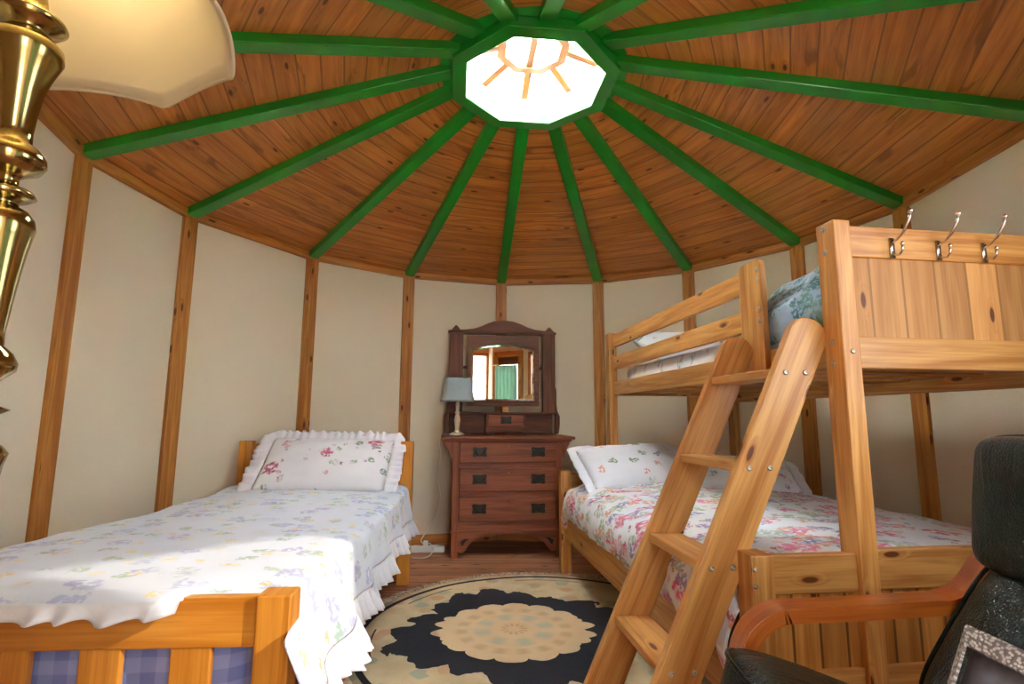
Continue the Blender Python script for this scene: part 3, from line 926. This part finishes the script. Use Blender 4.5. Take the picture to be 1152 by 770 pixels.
# bolts on the posts
def bolt(parent, p, n, r=0.009):
    b = MB(); n = Vector(n).normalized(); R = n.to_track_quat('Z', 'Y').to_matrix()
    b.lathe([(r, -0.003), (r, 0.002), (r * 0.75, 0.004), (r * 0.3, 0.0045), (r * 0.25, 0.002)], 10, p, True, R)
    return b.build('bolt', 'steel', parent, smooth=True)
for z in (1.495, 1.425, 1.165, 1.105): bolt(bunk, (0.298, -(LU - 0.04), z), (-1, 0, 0))
for z in (1.47, 1.435, 1.33, 1.29): bolt(bunk, (0.303, -1.725, z), (-1, 0, 0))
bolt(bunk, (0.326, -LU, 1.135), (0, -1, 0), 0.007)
for z in (0.575, 0.535): bolt(bunk, (0.004, -LU, z), (0, -1, 0), 0.006)
# coat hooks on the upper foot rail
for v in (0.485, 0.635, 0.785):
    h = MB(); y = -(LU - 0.012)
    h.box((v, y - 0.002, 1.437), (0.014, 0.005, 0.06))
    h.tube([(v, y - 0.003, 1.455), (v + 0.001, y - 0.02, 1.458), (v + 0.003, y - 0.045, 1.475), (v + 0.006, y - 0.062, 1.505), (v + 0.007, y - 0.066, 1.522)], 0.0038, 10)
    h.lathe([(0.001, -0.008), (0.006, -0.005), (0.0075, 0), (0.006, 0.005), (0.001, 0.008)], 12, (v + 0.007, y - 0.066, 1.525))
    h.tube([(v, y - 0.003, 1.425), (v, y - 0.012, 1.414), (v, y - 0.026, 1.412), (v, y - 0.036, 1.422), (v, y - 0.038, 1.437)], 0.0036, 10)
    h.lathe([(0.001, -0.007), (0.005, -0.004), (0.006, 0), (0.005, 0.004), (0.001, 0.007)], 12, (v, y - 0.038, 1.44))
    ho = h.build('coat_hook', 'chrome', bunk, smooth=True)
    ho['label'] = 'shiny double coat hook'

# ladder
LV0 = -0.302
lad = thing('ladder', 'pine ladder with four wide treads leaning on the upper bunk', 'ladder', BP(1.845, LV0, 0), TH)
SL = Vector((0.475, 0, 1.0)).normalized(); SN = Vector((1.0, 0, -0.475)).normalized()
def stile(yc):
    b = MB(); L = 1.335; hw = 0.057
    pts = [(0.0, -hw), ]
    pts = [(0.02, -hw), (L - 0.05, -hw)]
    for k in range(9):
        a = -PI / 2 + PI * k / 8; pts.append((L - 0.05 + 0.05 * math.cos(a), hw * math.sin(a)))
    pts += [(-0.033, hw)]
    b.prism(pts, lambda s, w: SL * s + SN * w + Vector((0, yc - 0.0145, 0.0275)), lambda s, w: SL * s + SN * w + Vector((0, yc + 0.0145, 0.0275)), 0)
    return b.build('stile', 'bunk', lad, bevel=0.005)
YN, YF = -0.185, 0.185
stile(YN); stile(YF)
for z in (0.065, 0.312, 0.563, 0.818, 1.080):
    xx = 0.475 * (z - 0.0275)
    b = MB(); b.box((xx + 0.0, 0, z), (0.112, YF - YN - 0.029, 0.026), None, 1); b.build('tread', 'bunk', lad, bevel=0.004)
    for dx in (-0.03, 0.03): bolt(lad, (xx + dx, YN - 0.0145, z + 0.0), (0, -1, 0), 0.008)

# lower duvet (a full, soft bolster shape that fills the lower bed)
def rose_duvet():
    v0, v1 = 0.004, VW - 0.04
    drop = 0.23
    tot = (v1 - v0) + drop + 0.08
    def fn(s, t):
        u = 0.06 + (LU - 0.125) * s
        d = t * tot
        wob = 0.014 * nz(s * 7, t * 4, 2) + 0.007 * nz(s * 18, t * 10, 5) + 0.004 * nz(s * 40, t * 22, 8)
        zt = 0.556 + wob
        if d < drop:
            k = 1 - d / drop
            v = v0 - 0.012 - 0.035 * math.sin(PI * min(1, k * 0.92)) + 0.007 * math.sin(s * 95 + 5 * nz(s * 11, 3)) * k + 0.03 * k * sstep(0.55, 1.0, s)* -0.6
            z = zt - 0.03 - 0.185 * k
            # gathered side
        elif d < drop + (v1 - v0):
            q = (d - drop) / (v1 - v0)
            v = v0 + (v1 - v0) * q
            z = zt - 0.03 * (1 - sstep(0, 0.10, q)) + 0.03 * math.sin(PI * q)
        else:
            k = (d - drop - (v1 - v0)) / 0.08
            v = v1 + 0.005; z = zt - 0.09 * k
        # ends round down
        z -= 0.08 * (1 - sstep(0.0, 0.045, s)) + 0.06 * (1 - sstep(0.0, 0.04, 1 - s))
        return Vector((v, -u, z))
    return fn, tot
fn, rt = rose_duvet()
b = MB(); b.grid(fn, 130, 110, lambda s, t: (s * 2.0, t * rt))
rd = b.build('duvet', 'duvet_rose', smooth=True, solid=0.01, sub=1)
rd.location = BA; rd.rotation_euler = (0, 0, TH)
tag(rd, 'white duvet with pink roses and blue flowers on the lower bunk', 'duvet')
def BR(x=0, y=0, z=0): return rot(x, y, z, TH)
pillow('pillow', 'plump white pillow with small flower sprays at the left of the lower bunk', 0.64, 0.42, 0.20, BP(0.25, 0.38, 0.655), BR(28, -2, 4), 'pillow_pale', 4.2, 0.055, fmat='frill_left', amp=0.006, waves=20)
pillow('pillow', 'rose patterned pillow behind the ladder near the wall side of the lower bunk', 0.58, 0.40, 0.14, BP(0.50, 0.90, 0.64), BR(18, 3, -22), 'pillow_rose', 3.4, 0.05, amp=0.007, waves=24)

# upper bedding
o = rounded_slab(0.357, VW - 0.04, -(LU - 0.05), -0.03, 1.130, 1.272, 8, seed=3).build('mattress', 'upper_sheet', smooth=True)
o.location = BA; o.rotation_euler = (0, 0, TH)
tag(o, 'thin mattress in white flowered bedding on the upper bunk', 'mattress')
pillow('pillow', 'white pillow between the guard rails at the far end of the upper bunk', 0.60, 0.42, 0.14, BP(0.27, 0.70, 1.40), BR(24, 0, 3), 'pillow_pale', 6.1, None)
pillow('pillow', 'blue paisley pillow leaning upright beside the ladder top on the upper bunk', 0.52, 0.30, 0.15, BP(1.785, 0.445, 1.335), BR(0, -52, 0) @ Matrix.Rotation(math.radians(-82), 3, 'Z'), 'pillow_blue', 2.7, None, wr=0.014)

# ------------------------------------------------------------------ dresser with mirror
TC = math.radians(6.5)
DO = Vector((-0.113, 1.437, 0)); RC = Matrix.Rotation(TC, 3, 'Z')
def DP(x, y, z): return DO + RC @ Vector((x, y, z))
dr = thing('dresser', 'brown oak dresser with three drawers and a tall mirror top', 'dresser', DO, TC)
def dpart(name, x0, x1, y0, y1, z0, z1, mat='dresser', ax=None, bevel=0.003, parent=None):
    b = MB(); b.box(((x0 + x1) / 2, (y0 + y1) / 2, (z0 + z1) / 2), (x1 - x0, y1 - y0, z1 - z0), None, ax)
    return b.build(name, mat, parent or dr, bevel=bevel)
dpart('carcass', -0.372, 0.372, 0.014, 0.42, 0.18, 0.793)
b = MB(); b.box((0.004, 0.195, 0.808), (0.946, 0.47, 0.020), None, 0); b.box((0.004, 0.20, 0.791), (0.905, 0.445, 0.016), None, 0)
b.build('top', 'dresser', dr, bevel=0.005)
for s in (-1, 1):
    dpart('leg', s * 0.365 - 0.022, s * 0.365 + 0.022, -0.004, 0.045, 0, 0.785)
    dpart('leg', s * 0.365 - 0.022, s * 0.365 + 0.022, 0.385, 0.43, 0, 0.785)
    # corbel under the overhanging top
    pts = [(0.387, 0.785), (0.448, 0.785), (0.445, 0.765), (0.425, 0.735), (0.41, 0.70), (0.402, 0.675), (0.387, 0.66)]
    b = MB(); b.prism([(s * x, z) for x, z in pts], lambda x, z: Vector((x, 0.004, z)), lambda x, z: Vector((x, 0.03, z)), 1)
    b.build('corbel', 'dresser', dr, bevel=0.002)
dpart('base_rail', -0.345, 0.345, -0.002, 0.02, 0.178, 0.218)
dpart('base_moulding', -0.392, 0.392, -0.010, 0.43, 0.166, 0.182)
# arched apron with pierced-looking brackets
for s in (-1, 1):
    out = [(0.343, 0.166), (0.343, 0.045), (0.325, 0.035), (0.305, 0.035), (0.287, 0.05), (0.272, 0.075), (0.25, 0.098), (0.215, 0.118), (0.17, 0.135), (0.11, 0.148), (0.0, 0.152), (0.0, 0.166)]
    b = MB(); b.prism([(s * x, z) for x, z in out], lambda x, z: Vector((x, 0.003, z)), lambda x, z: Vector((x, 0.02, z)), 0)
    ap = b.build('apron_bracket', 'dresser', dr, bevel=0.002)
    cut = [(0.262, 0.125), (0.285, 0.112), (0.302, 0.088), (0.318, 0.078), (0.316, 0.092), (0.325, 0.105), (0.31, 0.118), (0.292, 0.127)]
    b = MB(); b.prism([(s * x, z) for x, z in cut], lambda x, z: Vector((x, 0.0015, z)), lambda x, z: Vector((x, 0.004, z)), 0)
    b.build('piercing_shade', 'hole_shade', ap)  # black inlay: the dark of a pierced hole put in as colour
def handle(parent, x, z, y, sc=1.0):
    b = MB()
    w, h = 0.050 * sc, 0.034 * sc
    pts = [(-w, -h * 0.8), (-w * 0.8, -h), (-w * 0.2, -h * 0.85), (w * 0.2, -h * 0.85), (w * 0.8, -h), (w, -h * 0.8), (w * 0.9, 0), (w, h * 0.8), (w * 0.8, h), (w * 0.2, h * 0.85), (-w * 0.2, h * 0.85), (-w * 0.8, h), (-w, h * 0.8), (-w * 0.9, 0)]
    b.prism(pts, lambda p, q: Vector((x + p, y, z + q)), lambda p, q: Vector((x + p, y - 0.003, z + q)))
    b.tube([(x + w * 0.62 * math.cos(a), y - 0.012 - 0.008 * abs(math.sin(a)), z + h * 0.25 + h * 0.95 * math.sin(a)) for a in [PI + PI * k / 12 for k in range(13)]], 0.0035 * sc, 8)
    for s in (-1, 1): b.lathe([(0.006 * sc, 0), (0.006 * sc, 0.010), (0.003 * sc, 0.013)], 8, (x + s * w * 0.62, y - 0.002, z + h * 0.25), True, Matrix.Rotation(PI / 2, 3, 'X'))
    return b.build('handle', 'iron', parent, smooth=False)
for z0, z1 in ((0.636, 0.776), (0.440, 0.598), (0.238, 0.402)):
    d = dpart('drawer', -0.338, 0.344, -0.008, 0.36, z0, z1, bevel=0.004)
    zc = (z0 + z1) / 2
    for x in (-0.198, 0.214): handle(d, x, zc + 0.005, -0.008)
    b = MB(); b.lathe([(0.006, 0), (0.006, 0.002)], 10, (0.006, -0.008, z1 - 0.03), True, Matrix.Rotation(PI / 2, 3, 'X')); b.build('keyhole_plate', 'brass', d)
# mirror top
YM = 0.28
XC = -0.008
for s, xo, xi in ((-1, -0.425, -0.318), (1, 0.398, 0.298)):
    dpart('side_board', min(xo, xi), max(xo, xi), YM, YM + 0.028, 0.985, 1.60, 'dark_oak', 2)
    dpart('side_cap', min(xo, xi) - 0.012, max(xo, xi) + 0.008, YM - 0.012, YM + 0.04, 1.598, 1.614, 'dark_oak')
    b = MB(); cx = (xo * 0.55 + xi * 0.45)
    b.prism([(cx - 0.04, 1.612), (cx + 0.04, 1.612), (cx + 0.025, 1.632), (cx + 0.008, 1.652), (cx, 1.656), (cx - 0.008, 1.652), (cx - 0.025, 1.632)], lambda x, z: Vector((x, YM, z)), lambda x, z: Vector((x, YM + 0.024, z)))
    b.build('finial', 'dark_oak', dr, bevel=0.002)
    # little shelf bracket wings and side supports below
    xa = xo
    b = MB(); b.prism([(0.0, 0.826), (0.0, 1.18), (s * 0.004, 1.15), (s * 0.004, 1.05), (s * 0.012, 1.0), (s * 0.03, 0.96), (s * 0.03, 0.90), (s * 0.022, 0.83)], lambda x, z: Vector((xa + x, YM - 0.02, z)), lambda x, z: Vector((xa + x, YM + 0.028, z)), 1)
    b.build('side_wing', 'dark_oak', dr, bevel=0.002)
b = MB()
crest = [(-0.425, 1.612), (-0.425, 1.618), (-0.33, 1.622), (-0.25, 1.630), (-0.19, 1.648), (-0.14, 1.672), (-0.09, 1.692), (-0.01, 1.703), (0.07, 1.695), (0.13, 1.675), (0.18, 1.652), (0.24, 1.635), (0.31, 1.626), (0.398, 1.622), (0.398, 1.612)]
crest = [(-0.425, 1.598)] + crest[1:-1] + [(0.398, 1.598)]
b.prism(crest, lambda x, z: Vector((x, YM + 0.002, z)), lambda x, z: Vector((x, YM + 0.03, z)), 0)
b.build('crest', 'dark_oak', dr, bevel=0.003)
dpart('top_rail', -0.318, 0.298, YM + 0.012, YM + 0.030, 1.588, 1.60, 'dark_oak')
dpart('mirror_shelf', -0.435, 0.408, YM - 0.03, YM + 0.03, 0.975, 0.990, 'dark_oak')
dpart('back_panel', -0.42, 0.395, YM + 0.10, YM + 0.115, 0.826, 0.985, 'dark_oak')
dpart('mirror_shelf_bracket', -0.015, 0.035, YM + 0.002, YM + 0.03, 0.990, 1.03, 'honey')
# small drawer box
dpart('drawer_box', -0.14, 0.164, YM - 0.02, YM + 0.10, 0.872, 0.976, 'dark_oak')
sdw = dpart('drawer', -0.122, 0.146, YM - 0.026, YM + 0.08, 0.884, 0.968, 'dresser')
handle(sdw, 0.012, 0.93, YM - 0.026, 0.85)
b = MB()
sc_ = [(-0.14, 0.872), (-0.14, 0.826), (-0.125, 0.826)] + [(-0.115 + 0.254 * k / 12, 0.842 + 0.012 * math.sin(PI * k / 12) + 0.004 * math.sin(PI * k / 2)) for k in range(13)] + [(0.149, 0.826), (0.164, 0.826), (0.164, 0.872)]
b.prism(sc_, lambda x, z: Vector((x, YM - 0.02, z)), lambda x, z: Vector((x, YM - 0.005, z)), 0)
b.build('drawer_apron', 'dark_oak', dr)
for x in (-0.14, 0.15): dpart('drawer_support', x, x + 0.014, YM - 0.02, YM + 0.10, 0.826, 0.876, 'dark_oak')
# swinging mirror: arched opening in a frame
gx0, gx1, gz0, gz1, gzt = -0.254, 0.236, 1.076, 1.470, 1.510
fx0, fx1, fz0, fz1 = -0.288, 0.272, 1.036, 1.580
N = 16
arch = [(gx0 + (gx1 - gx0) * k / N, gz1 + (gzt - gz1) * math.sin(PI * k / N) ** 0.8) for k in range(N + 1)]
b = MB()
def fq(*ps):
    for yy in (YM + 0.0, YM + 0.024):
        b.face([b.bm.verts.new(Vector((x, yy, z))) for x, z in ps], [(x, z) for x, z in ps])
fq((fx0, fz0), (fx1, fz0), (gx1, gz0), (gx0, gz0))
fq((fx0, fz0), (gx0, gz0), (gx0, gz1), (fx0, fz1))
fq((fx1, fz0), (fx1, fz1), (gx1, gz1), (gx1, gz0))
for k in range(N):
    xa = fx0 + (fx1 - fx0) * k / N; xb = fx0 + (fx1 - fx0) * (k + 1) / N
    fq((xa, fz1), arch[k], arch[k + 1], (xb, fz1))
loop_in = [(gx0, gz0), (gx1, gz0)] + arch[::-1]
loop_out = [(fx0, fz0), (fx1, fz0), (fx1, fz1), (fx0, fz1)]
for lp in (loop_in, loop_out):
    for k in range(len(lp)):
        p, q = lp[k], lp[(k + 1) % len(lp)]
        if (Vector(p) - Vector(q)).length < 1e-6: continue
        b.face([b.bm.verts.new(Vector((p[0], YM, p[1]))), b.bm.verts.new(Vector((q[0], YM, q[1]))), b.bm.verts.new(Vector((q[0], YM + 0.024, q[1]))), b.bm.verts.new(Vector((p[0], YM + 0.024, p[1])))])
mf = b.build('mirror_frame', 'dark_oak', dr, weld=True)
b = MB()
b.prism([(gx0 - 0.004, gz0 - 0.004), (gx1 + 0.004, gz0 - 0.004)] + [(x, z + 0.004) for x, z in arch[::-1]], lambda x, z: Vector((x, YM + 0.008, z)), lambda x, z: Vector((x, YM + 0.014, z)))
b.build('mirror_glass', 'mirror', mf)
b = MB()
bev = 0.014
for lp in [loop_in]:
    n_ = len(lp); cx, cz = (gx0 + gx1) / 2, (gz0 + gz1) / 2
    for k in range(n_):
        p, q = lp[k], lp[(k + 1) % n_]
        if (Vector(p) - Vector(q)).length < 1e-6: continue
        def ins(t): return (t[0] + (bev if t[0] < cx - 0.2 else -bev if t[0] > cx + 0.2 else 0), t[1] + (bev if t[1] < cz else -bev))
        pi, qi = ins(p), ins(q)
        b.face([b.bm.verts.new(Vector((p[0], YM + 0.0075, p[1]))), b.bm.verts.new(Vector((q[0], YM + 0.0075, q[1]))), b.bm.verts.new(Vector((qi[0], YM + 0.005, qi[1]))), b.bm.verts.new(Vector((pi[0], YM + 0.005, pi[1])))])
b.build('bevel_edge', 'mirror', mf, solid=0.001)
for x in (fx0 - 0.014, fx1 + 0.014):
    b = MB(); b.lathe([(0.009, -0.016), (0.011, -0.008), (0.011, 0.008), (0.009, 0.016)], 12, (x, YM + 0.012, 1.33), True, Matrix.Rotation(PI / 2, 3, 'Y')); b.build('pivot_knob', 'dark_oak', mf, smooth=True)

# table lamp on the dresser
tl = thing('table_lamp', 'small table lamp with grey blue shade on the dresser top', 'lamp', DP(-0.357, 0.14, 0.819), TC)
b = MB(); b.lathe([(0.058, 0), (0.060, 0.005), (0.055, 0.014), (0.036, 0.022), (0.024, 0.026), (0.018, 0.036), (0.016, 0.055), (0.020, 0.085), (0.023, 0.11), (0.019, 0.135), (0.013, 0.155), (0.019, 0.162), (0.019, 0.17), (0.012, 0.178), (0.015, 0.20), (0.017, 0.225), (0.011, 0.24), (0.010, 0.30)], 28)
b.build('base', 'cream_paint', tl, smooth=True)
b = MB(); SEG = 48
def shd(i, j):
    a = i * 2 * PI; r = 0.100 + 0.024 * (1 - j) ** 2.2 + 0.004 * (1 - j)
    sq = 1.0 / max(abs(math.cos(a + 0.0)), abs(math.sin(a + 0.0))) ** 0.35
    return Vector((r * sq * math.cos(a), r * sq * math.sin(a) * 0.9, 0.245 + 0.17 * j))
b.grid(shd, SEG, 10, wrap=True); b.build('lamp_shade', 'shade_blue', tl, smooth=True, solid=0.003)
b = MB(); b.lathe([(0.012, 0.285), (0.024, 0.32), (0.028, 0.345), (0.02, 0.37), (0.004, 0.38)], 16); b.build('bulb', 'plastic', tl, smooth=True)

# cable and power strip
def spline(pts, n=10):
    P = [Vector(p) for p in pts]; out = []
    for i in range(len(P) - 1):
        p0, p1, p2, p3 = P[max(i - 1, 0)], P[i], P[i + 1], P[min(i + 2, len(P) - 1)]
        for k in range(n):
            t = k / n
            out.append(0.5 * ((2 * p1) + (p2 - p0) * t + (2 * p0 - 5 * p1 + 4 * p2 - p3) * t * t + (3 * p1 - p0 - 3 * p2 + p3) * t ** 3))
    out.append(P[-1]); return out
b = MB(); b.tube(spline([DP(-0.357, 0.20, 0.823), DP(-0.43, 0.26, 0.824), DP(-0.468, 0.29, 0.822), DP(-0.485, 0.30, 0.78), (-0.628, 1.755, 0.66), (-0.652, 1.77, 0.50), (-0.625, 1.76, 0.38), (-0.64, 1.75, 0.26), (-0.70, 1.70, 0.13), (-0.735, 1.62, 0.075), (-0.715, 1.575, 0.058)]), 0.0035)
tag(recenter(b.build('lamp_cord', 'plastic', smooth=True)), 'thin grey lamp cord hanging beside the dresser down to the power strip', 'cord')
ps = thing('power_strip', 'white power strip on the floor between single bed and dresser', 'power strip', (-0.685, 1.575, 0.0), math.radians(4))
b = MB(); b.box((0, 0, 0.021), (0.25, 0.055, 0.04), None, 0); b.build('housing', 'plastic', ps, bevel=0.006)
for x in (-0.075, -0.01, 0.055): 
    b = MB(); b.box((x, 0, 0.042), (0.04, 0.04, 0.004)); b.build('socket', 'white_paint', ps, bevel=0.002)
pl = MB(); pl.box((-0.01, 0, 0.060), (0.036, 0.038, 0.032)); po = pl.build('plug', 'plastic', None, bevel=0.006)
po.location = (-0.685, 1.575, 0.0); po.rotation_euler = (0, 0, math.radians(4))
tag(recenter(po), 'white plug standing in the power strip by the bed leg', 'plug')
b = MB(); b.tube(spline([(-0.79, 1.56, 0.02), (-0.80, 1.45, 0.008), (-0.74, 1.39, 0.006), (-0.66, 1.41, 0.006), (-0.63, 1.50, 0.03), (-0.655, 1.545, 0.06), (-0.672, 1.566, 0.062)]), 0.0035)
tag(recenter(b.build('power_cable', 'plastic', smooth=True)), 'white power cable looping over the floor in front of the power strip', 'cable')

# ------------------------------------------------------------------ rug
b = MB(); NR = 96
def rg(i, j):
    a = i * 2 * PI; r = 0.865 * j
    z = 0.008 + 0.003 * nz(r * 3 * math.cos(a), r * 3 * math.sin(a), 1) * j
    return Vector((r * math.cos(a), r * math.sin(a), z))
b.grid(rg, NR, 20, wrap=True)
bmesh.ops.remove_doubles(b.bm, verts=b.bm.verts, dist=1e-5)
rug = b.build('rug', 'rug', smooth=True, solid=0.007)
rug.location = RUG_C
tag(rug, 'round cream and black floral rug on the floor between the beds', 'rug')
b = MB()
for k in range(620):
    a = 2 * PI * k / 620 + random.uniform(-.004, .004); L = random.uniform(0.025, 0.06); da = random.uniform(-.03, .03)
    p = [Vector(((0.86 + L * t) * math.cos(a + da * t), (0.86 + L * t) * math.sin(a + da * t), 0.006 + 0.008 * math.sin(t * 3) + random.uniform(0, .003))) for t in (0, .4, .75, 1)]
    b.tube(p, 0.0022, 4)
fo = b.build('fringe', 'fringe', rug); fo['kind'] = 'stuff'

# ------------------------------------------------------------------ armchair
ch = thing('armchair', 'dark green leather armchair with bentwood arms in the right foreground', 'armchair', (0.62, -1.56, 0), 0)
def C(x, y, z): return Vector((x - 0.62, y + 1.56, z))
def arm(y):
    path = [(0.36, y, 0.02), (0.365, y, 0.20), (0.366, y, 0.42)]
    for k in range(1, 9):
        a = PI - PI / 2 * k / 8; path.append((0.366 + 0.10 + 0.10 * math.cos(a), y, 0.462 + 0.10 * math.sin(a)))
    path += [(0.60, y, 0.568), (0.74, y, 0.577)]
    for k in range(1, 7):
        a = -PI / 2 + math.radians(52) * k / 6; path.append((0.76 + 0.13 * math.cos(a), y, 0.707 + 0.13 * math.sin(a)))
    path += [(0.94, y, 0.72), (1.0, y, 0.80)]
    b = MB(); b.sweep([C(*p) for p in spline(path, 4)], [(-0.03, -0.0145), (0.03, -0.0145), (0.03, 0.0145), (-0.03, 0.0145)], (0, 1, 0))
    return b.build('arm', 'bent', ch, bevel=0.004)
arm(-1.235); arm(-1.90)
for y in (-1.235, -1.90):
    b = MB(); b.sweep([C(*p) for p in spline([(0.34, y, 0.02), (0.6, y, 0.02), (0.95, y, 0.02)], 4)], [(-0.03, -0.015), (0.03, -0.015), (0.03, 0.015), (-0.03, 0.015)], (0, 1, 0)); b.build('runner', 'bent', ch, bevel=0.004)
    b = MB(); b.sweep([C(*p) for p in spline([(0.88, y, 0.03), (0.94, y, 0.30), (1.0, y, 0.60), (1.04, y, 0.93)], 4)], [(-0.03, -0.015), (0.03, -0.015), (0.03, 0.015), (-0.03, 0.015)], (0, 1, 0)); b.build('back_upright', 'bent', ch, bevel=0.004)
b = MB(); b.beam(C(0.92, -1.92, 0.30), C(0.92, -1.21, 0.30), 0.05, 0.03); b.build('cross_rail', 'bent', ch, bevel=0.004)
b = MB(); b.beam(C(0.40, -1.92, 0.36), C(0.40, -1.21, 0.36), 0.05, 0.03); b.build('cross_rail', 'bent', ch, bevel=0.004)
def cushion(name, sx, sy, sz, c, R, p=5.0, wr=0.03, seed=0, seam=True):
    b = rounded_slab(-sx / 2, sx / 2, -sy / 2, sy / 2, -sz / 2, sz / 2, p, 30, seed, wr)
    for v in b.bm.verts:
        q = v.co.copy(); v.co = C(*c) + R @ q
    o = b.build(name, 'leather', ch, smooth=True)
    if seam:
        b = MB(); path = []
        n = 4.5
        for k in range(65):
            a = 2 * PI * k / 64
            path.append(C(*c) + R @ Vector((math.copysign(abs(math.cos(a)) ** (2 / p), math.cos(a)) * sx / 2 * 1.0, math.copysign(abs(math.sin(a)) ** (2 / p), math.sin(a)) * sy / 2 * 1.0, sz * 0.30)))
        b.tube(path, 0.0045, 6)
        b.build('piping', 'leather', o, smooth=True)
    return o
cushion('seat_cushion', 0.56, 0.58, 0.15, (0.527, -1.575, 0.394), Matrix.Rotation(math.radians(20), 3, 'Y'), 5.5, 0.02, 3)
RBK = Matrix.Rotation(math.radians(-54), 3, 'Y')
cushion('back_cushion', 0.40, 0.58, 0.17, (0.800, -1.575, 0.530), RBK, 4.5, 0.04, 7)
RHD = Matrix.Rotation(math.radians(-82), 3, 'Y')
cushion('head_cushion', 0.26, 0.56, 0.17, (0.885, -1.57, 0.785), RHD, 8.0, 0.02, 11)
cushion('head_roll', 0.10, 0.50, 0.11, (0.915, -1.57, 0.885), RHD, 4.0, 0.03, 13, False)
# grey cushion with braided border lying against the chair back
gc = pillow_shape(0.30, 0.34, 0.05, 5.0, 0.003).build('cushion', 'cushion_grey', smooth=True)
tag(gc, 'small grey cushion with patterned braid border lying on the green armchair', 'cushion')
b = MB()
def tr(i, j):
    per = i * 4
    k = int(per) % 4; f = per - int(per)
    cs = [(-1, -1), (1, -1), (1, 1), (-1, 1)]
    a, c2 = cs[k], cs[(k + 1) % 4]
    s = a[0] + (c2[0] - a[0]) * f; q = a[1] + (c2[1] - a[1]) * f
    sc2 = 1.06 - 0.20 * j
    return Vector((s * 0.15 * sc2, q * 0.17 * sc2, 0.010 + 0.024 * j ** 0.7))
b.grid(tr, 160, 5, lambda i, j: (i * 1.28, j * 0.05), wrap=True)
b.build('braid_border', 'braid', gc, smooth=False, solid=0.004)
gc.location = (0.602, -1.625, 0.464); gc.rotation_euler = (0, math.radians(-66), 0)

# ------------------------------------------------------------------ brass floor lamp on the left
LX, LY = -0.688, -1.80
fl = thing('floor_lamp', 'turned brass floor lamp with scalloped cream shade in the left foreground', 'lamp', (LX, LY, 0), 0)
prof_px = [(-60, 9), (-30, 10), (-12, 13), (0, 15), (6, 14), (10, 20), (17, 33), (21, 35), (26, 30), (31, 19), (36, 18), (42, 27), (50, 34), (60, 35), (70, 31), (84, 26), (105, 21), (130, 18), (150, 16.5), (164, 17), (170, 25), (178, 31), (186, 32), (193, 28), (199, 17), (204, 11), (211, 10), (215, 14), (218, 24), (223, 27), (227, 22), (231, 13), (235, 13), (240, 22), (248, 28), (258, 30), (268, 28), (285, 25), (310, 22), (340, 19), (370, 16.5), (384, 17), (392, 25), (402, 30), (410, 29), (418, 20), (428, 11), (440, 11), (445, 18), (450, 29), (456, 18), (464, 11), (478, 12), (486, 26), (494, 32), (505, 29), (540, 24), (600, 19), (680, 15), (760, 13), (820, 20), (845, 14), (900, 12)]
prof = []
for y, r in prof_px:
    z = 1.378 - (y - 60) * 0.001085
    prof.append((r * 0.00106, z))
prof += [(0.014, 0.40), (0.014, 0.12), (0.03, 0.10), (0.045, 0.07), (0.09, 0.05), (0.14, 0.03), (0.15, 0.012), (0.15, 0.0)]
b = MB(); b.lathe(prof[::-1], 40); b.build('pole', 'brass', fl, smooth=True)
ztop = prof[0][1]
b = MB(); b.lathe([(0.012, ztop - 0.01), (0.02, ztop + 0.0), (0.02, ztop + 0.04), (0.012, ztop + 0.05)], 20); b.build('bulb_holder', 'brass', fl, smooth=True)
b = MB(); b.lathe([(0.012, ztop + 0.05), (0.018, ztop + 0.07), (0.028, ztop + 0.10), (0.026, ztop + 0.125), (0.012, ztop + 0.145), (0.001, ztop + 0.148)], 20); b.build('bulb', 'plastic', fl, smooth=True)
b = MB()
NP = 8
def lshade(i, j):
    a = i * 2 * PI; f = (i * NP + 0.12) % 1.0
    pan = math.sin(PI * f)
    dropz = 0.016 * (1 - pan ** 0.7) * j ** 6
    edge = 0.0
    t = j
    r = 0.085 + 0.135 * (0.55 * t + 0.45 * t ** 3)
    r *= 1.0 - 0.035 * pan * (0.3 + 0.7 * t) + 0.0
    z = 1.79 - 0.33 * t - dropz
    return Vector((r * math.cos(a), r * math.sin(a), z))
b.grid(lshade, 160, 22, wrap=True)
b.build('lamp_shade', 'lamp_silk', fl, smooth=True, solid=0.003)
b = MB()
b.tube([lshade(k / 160, 1.0) + Vector((0, 0, 0.0)) for k in range(161)], 0.0035, 6); b.build('shade_trim', 'lamp_silk', fl, smooth=True)
b = MB(); b.tube([(0.022, 0, ztop + 0.02), (0.05, 0, ztop + 0.08), (0.05, 0, ztop + 0.17), (0.0, 0, 1.785), (-0.05, 0, ztop + 0.17), (-0.05, 0, ztop + 0.08), (-0.022, 0, ztop + 0.02)], 0.003); b.build('harp', 'brass', fl, smooth=True)
ld = bpy.data.lights.new('floor_lamp_light', 'POINT'); ld.energy = 2.2; ld.color = (1.0, 0.78, 0.48); ld.shadow_soft_size = 0.03
lo_ = bpy.data.objects.new('floor_lamp_light', ld); COL.objects.link(lo_); lo_.location = (LX + 0.03, LY, ztop + 0.17)
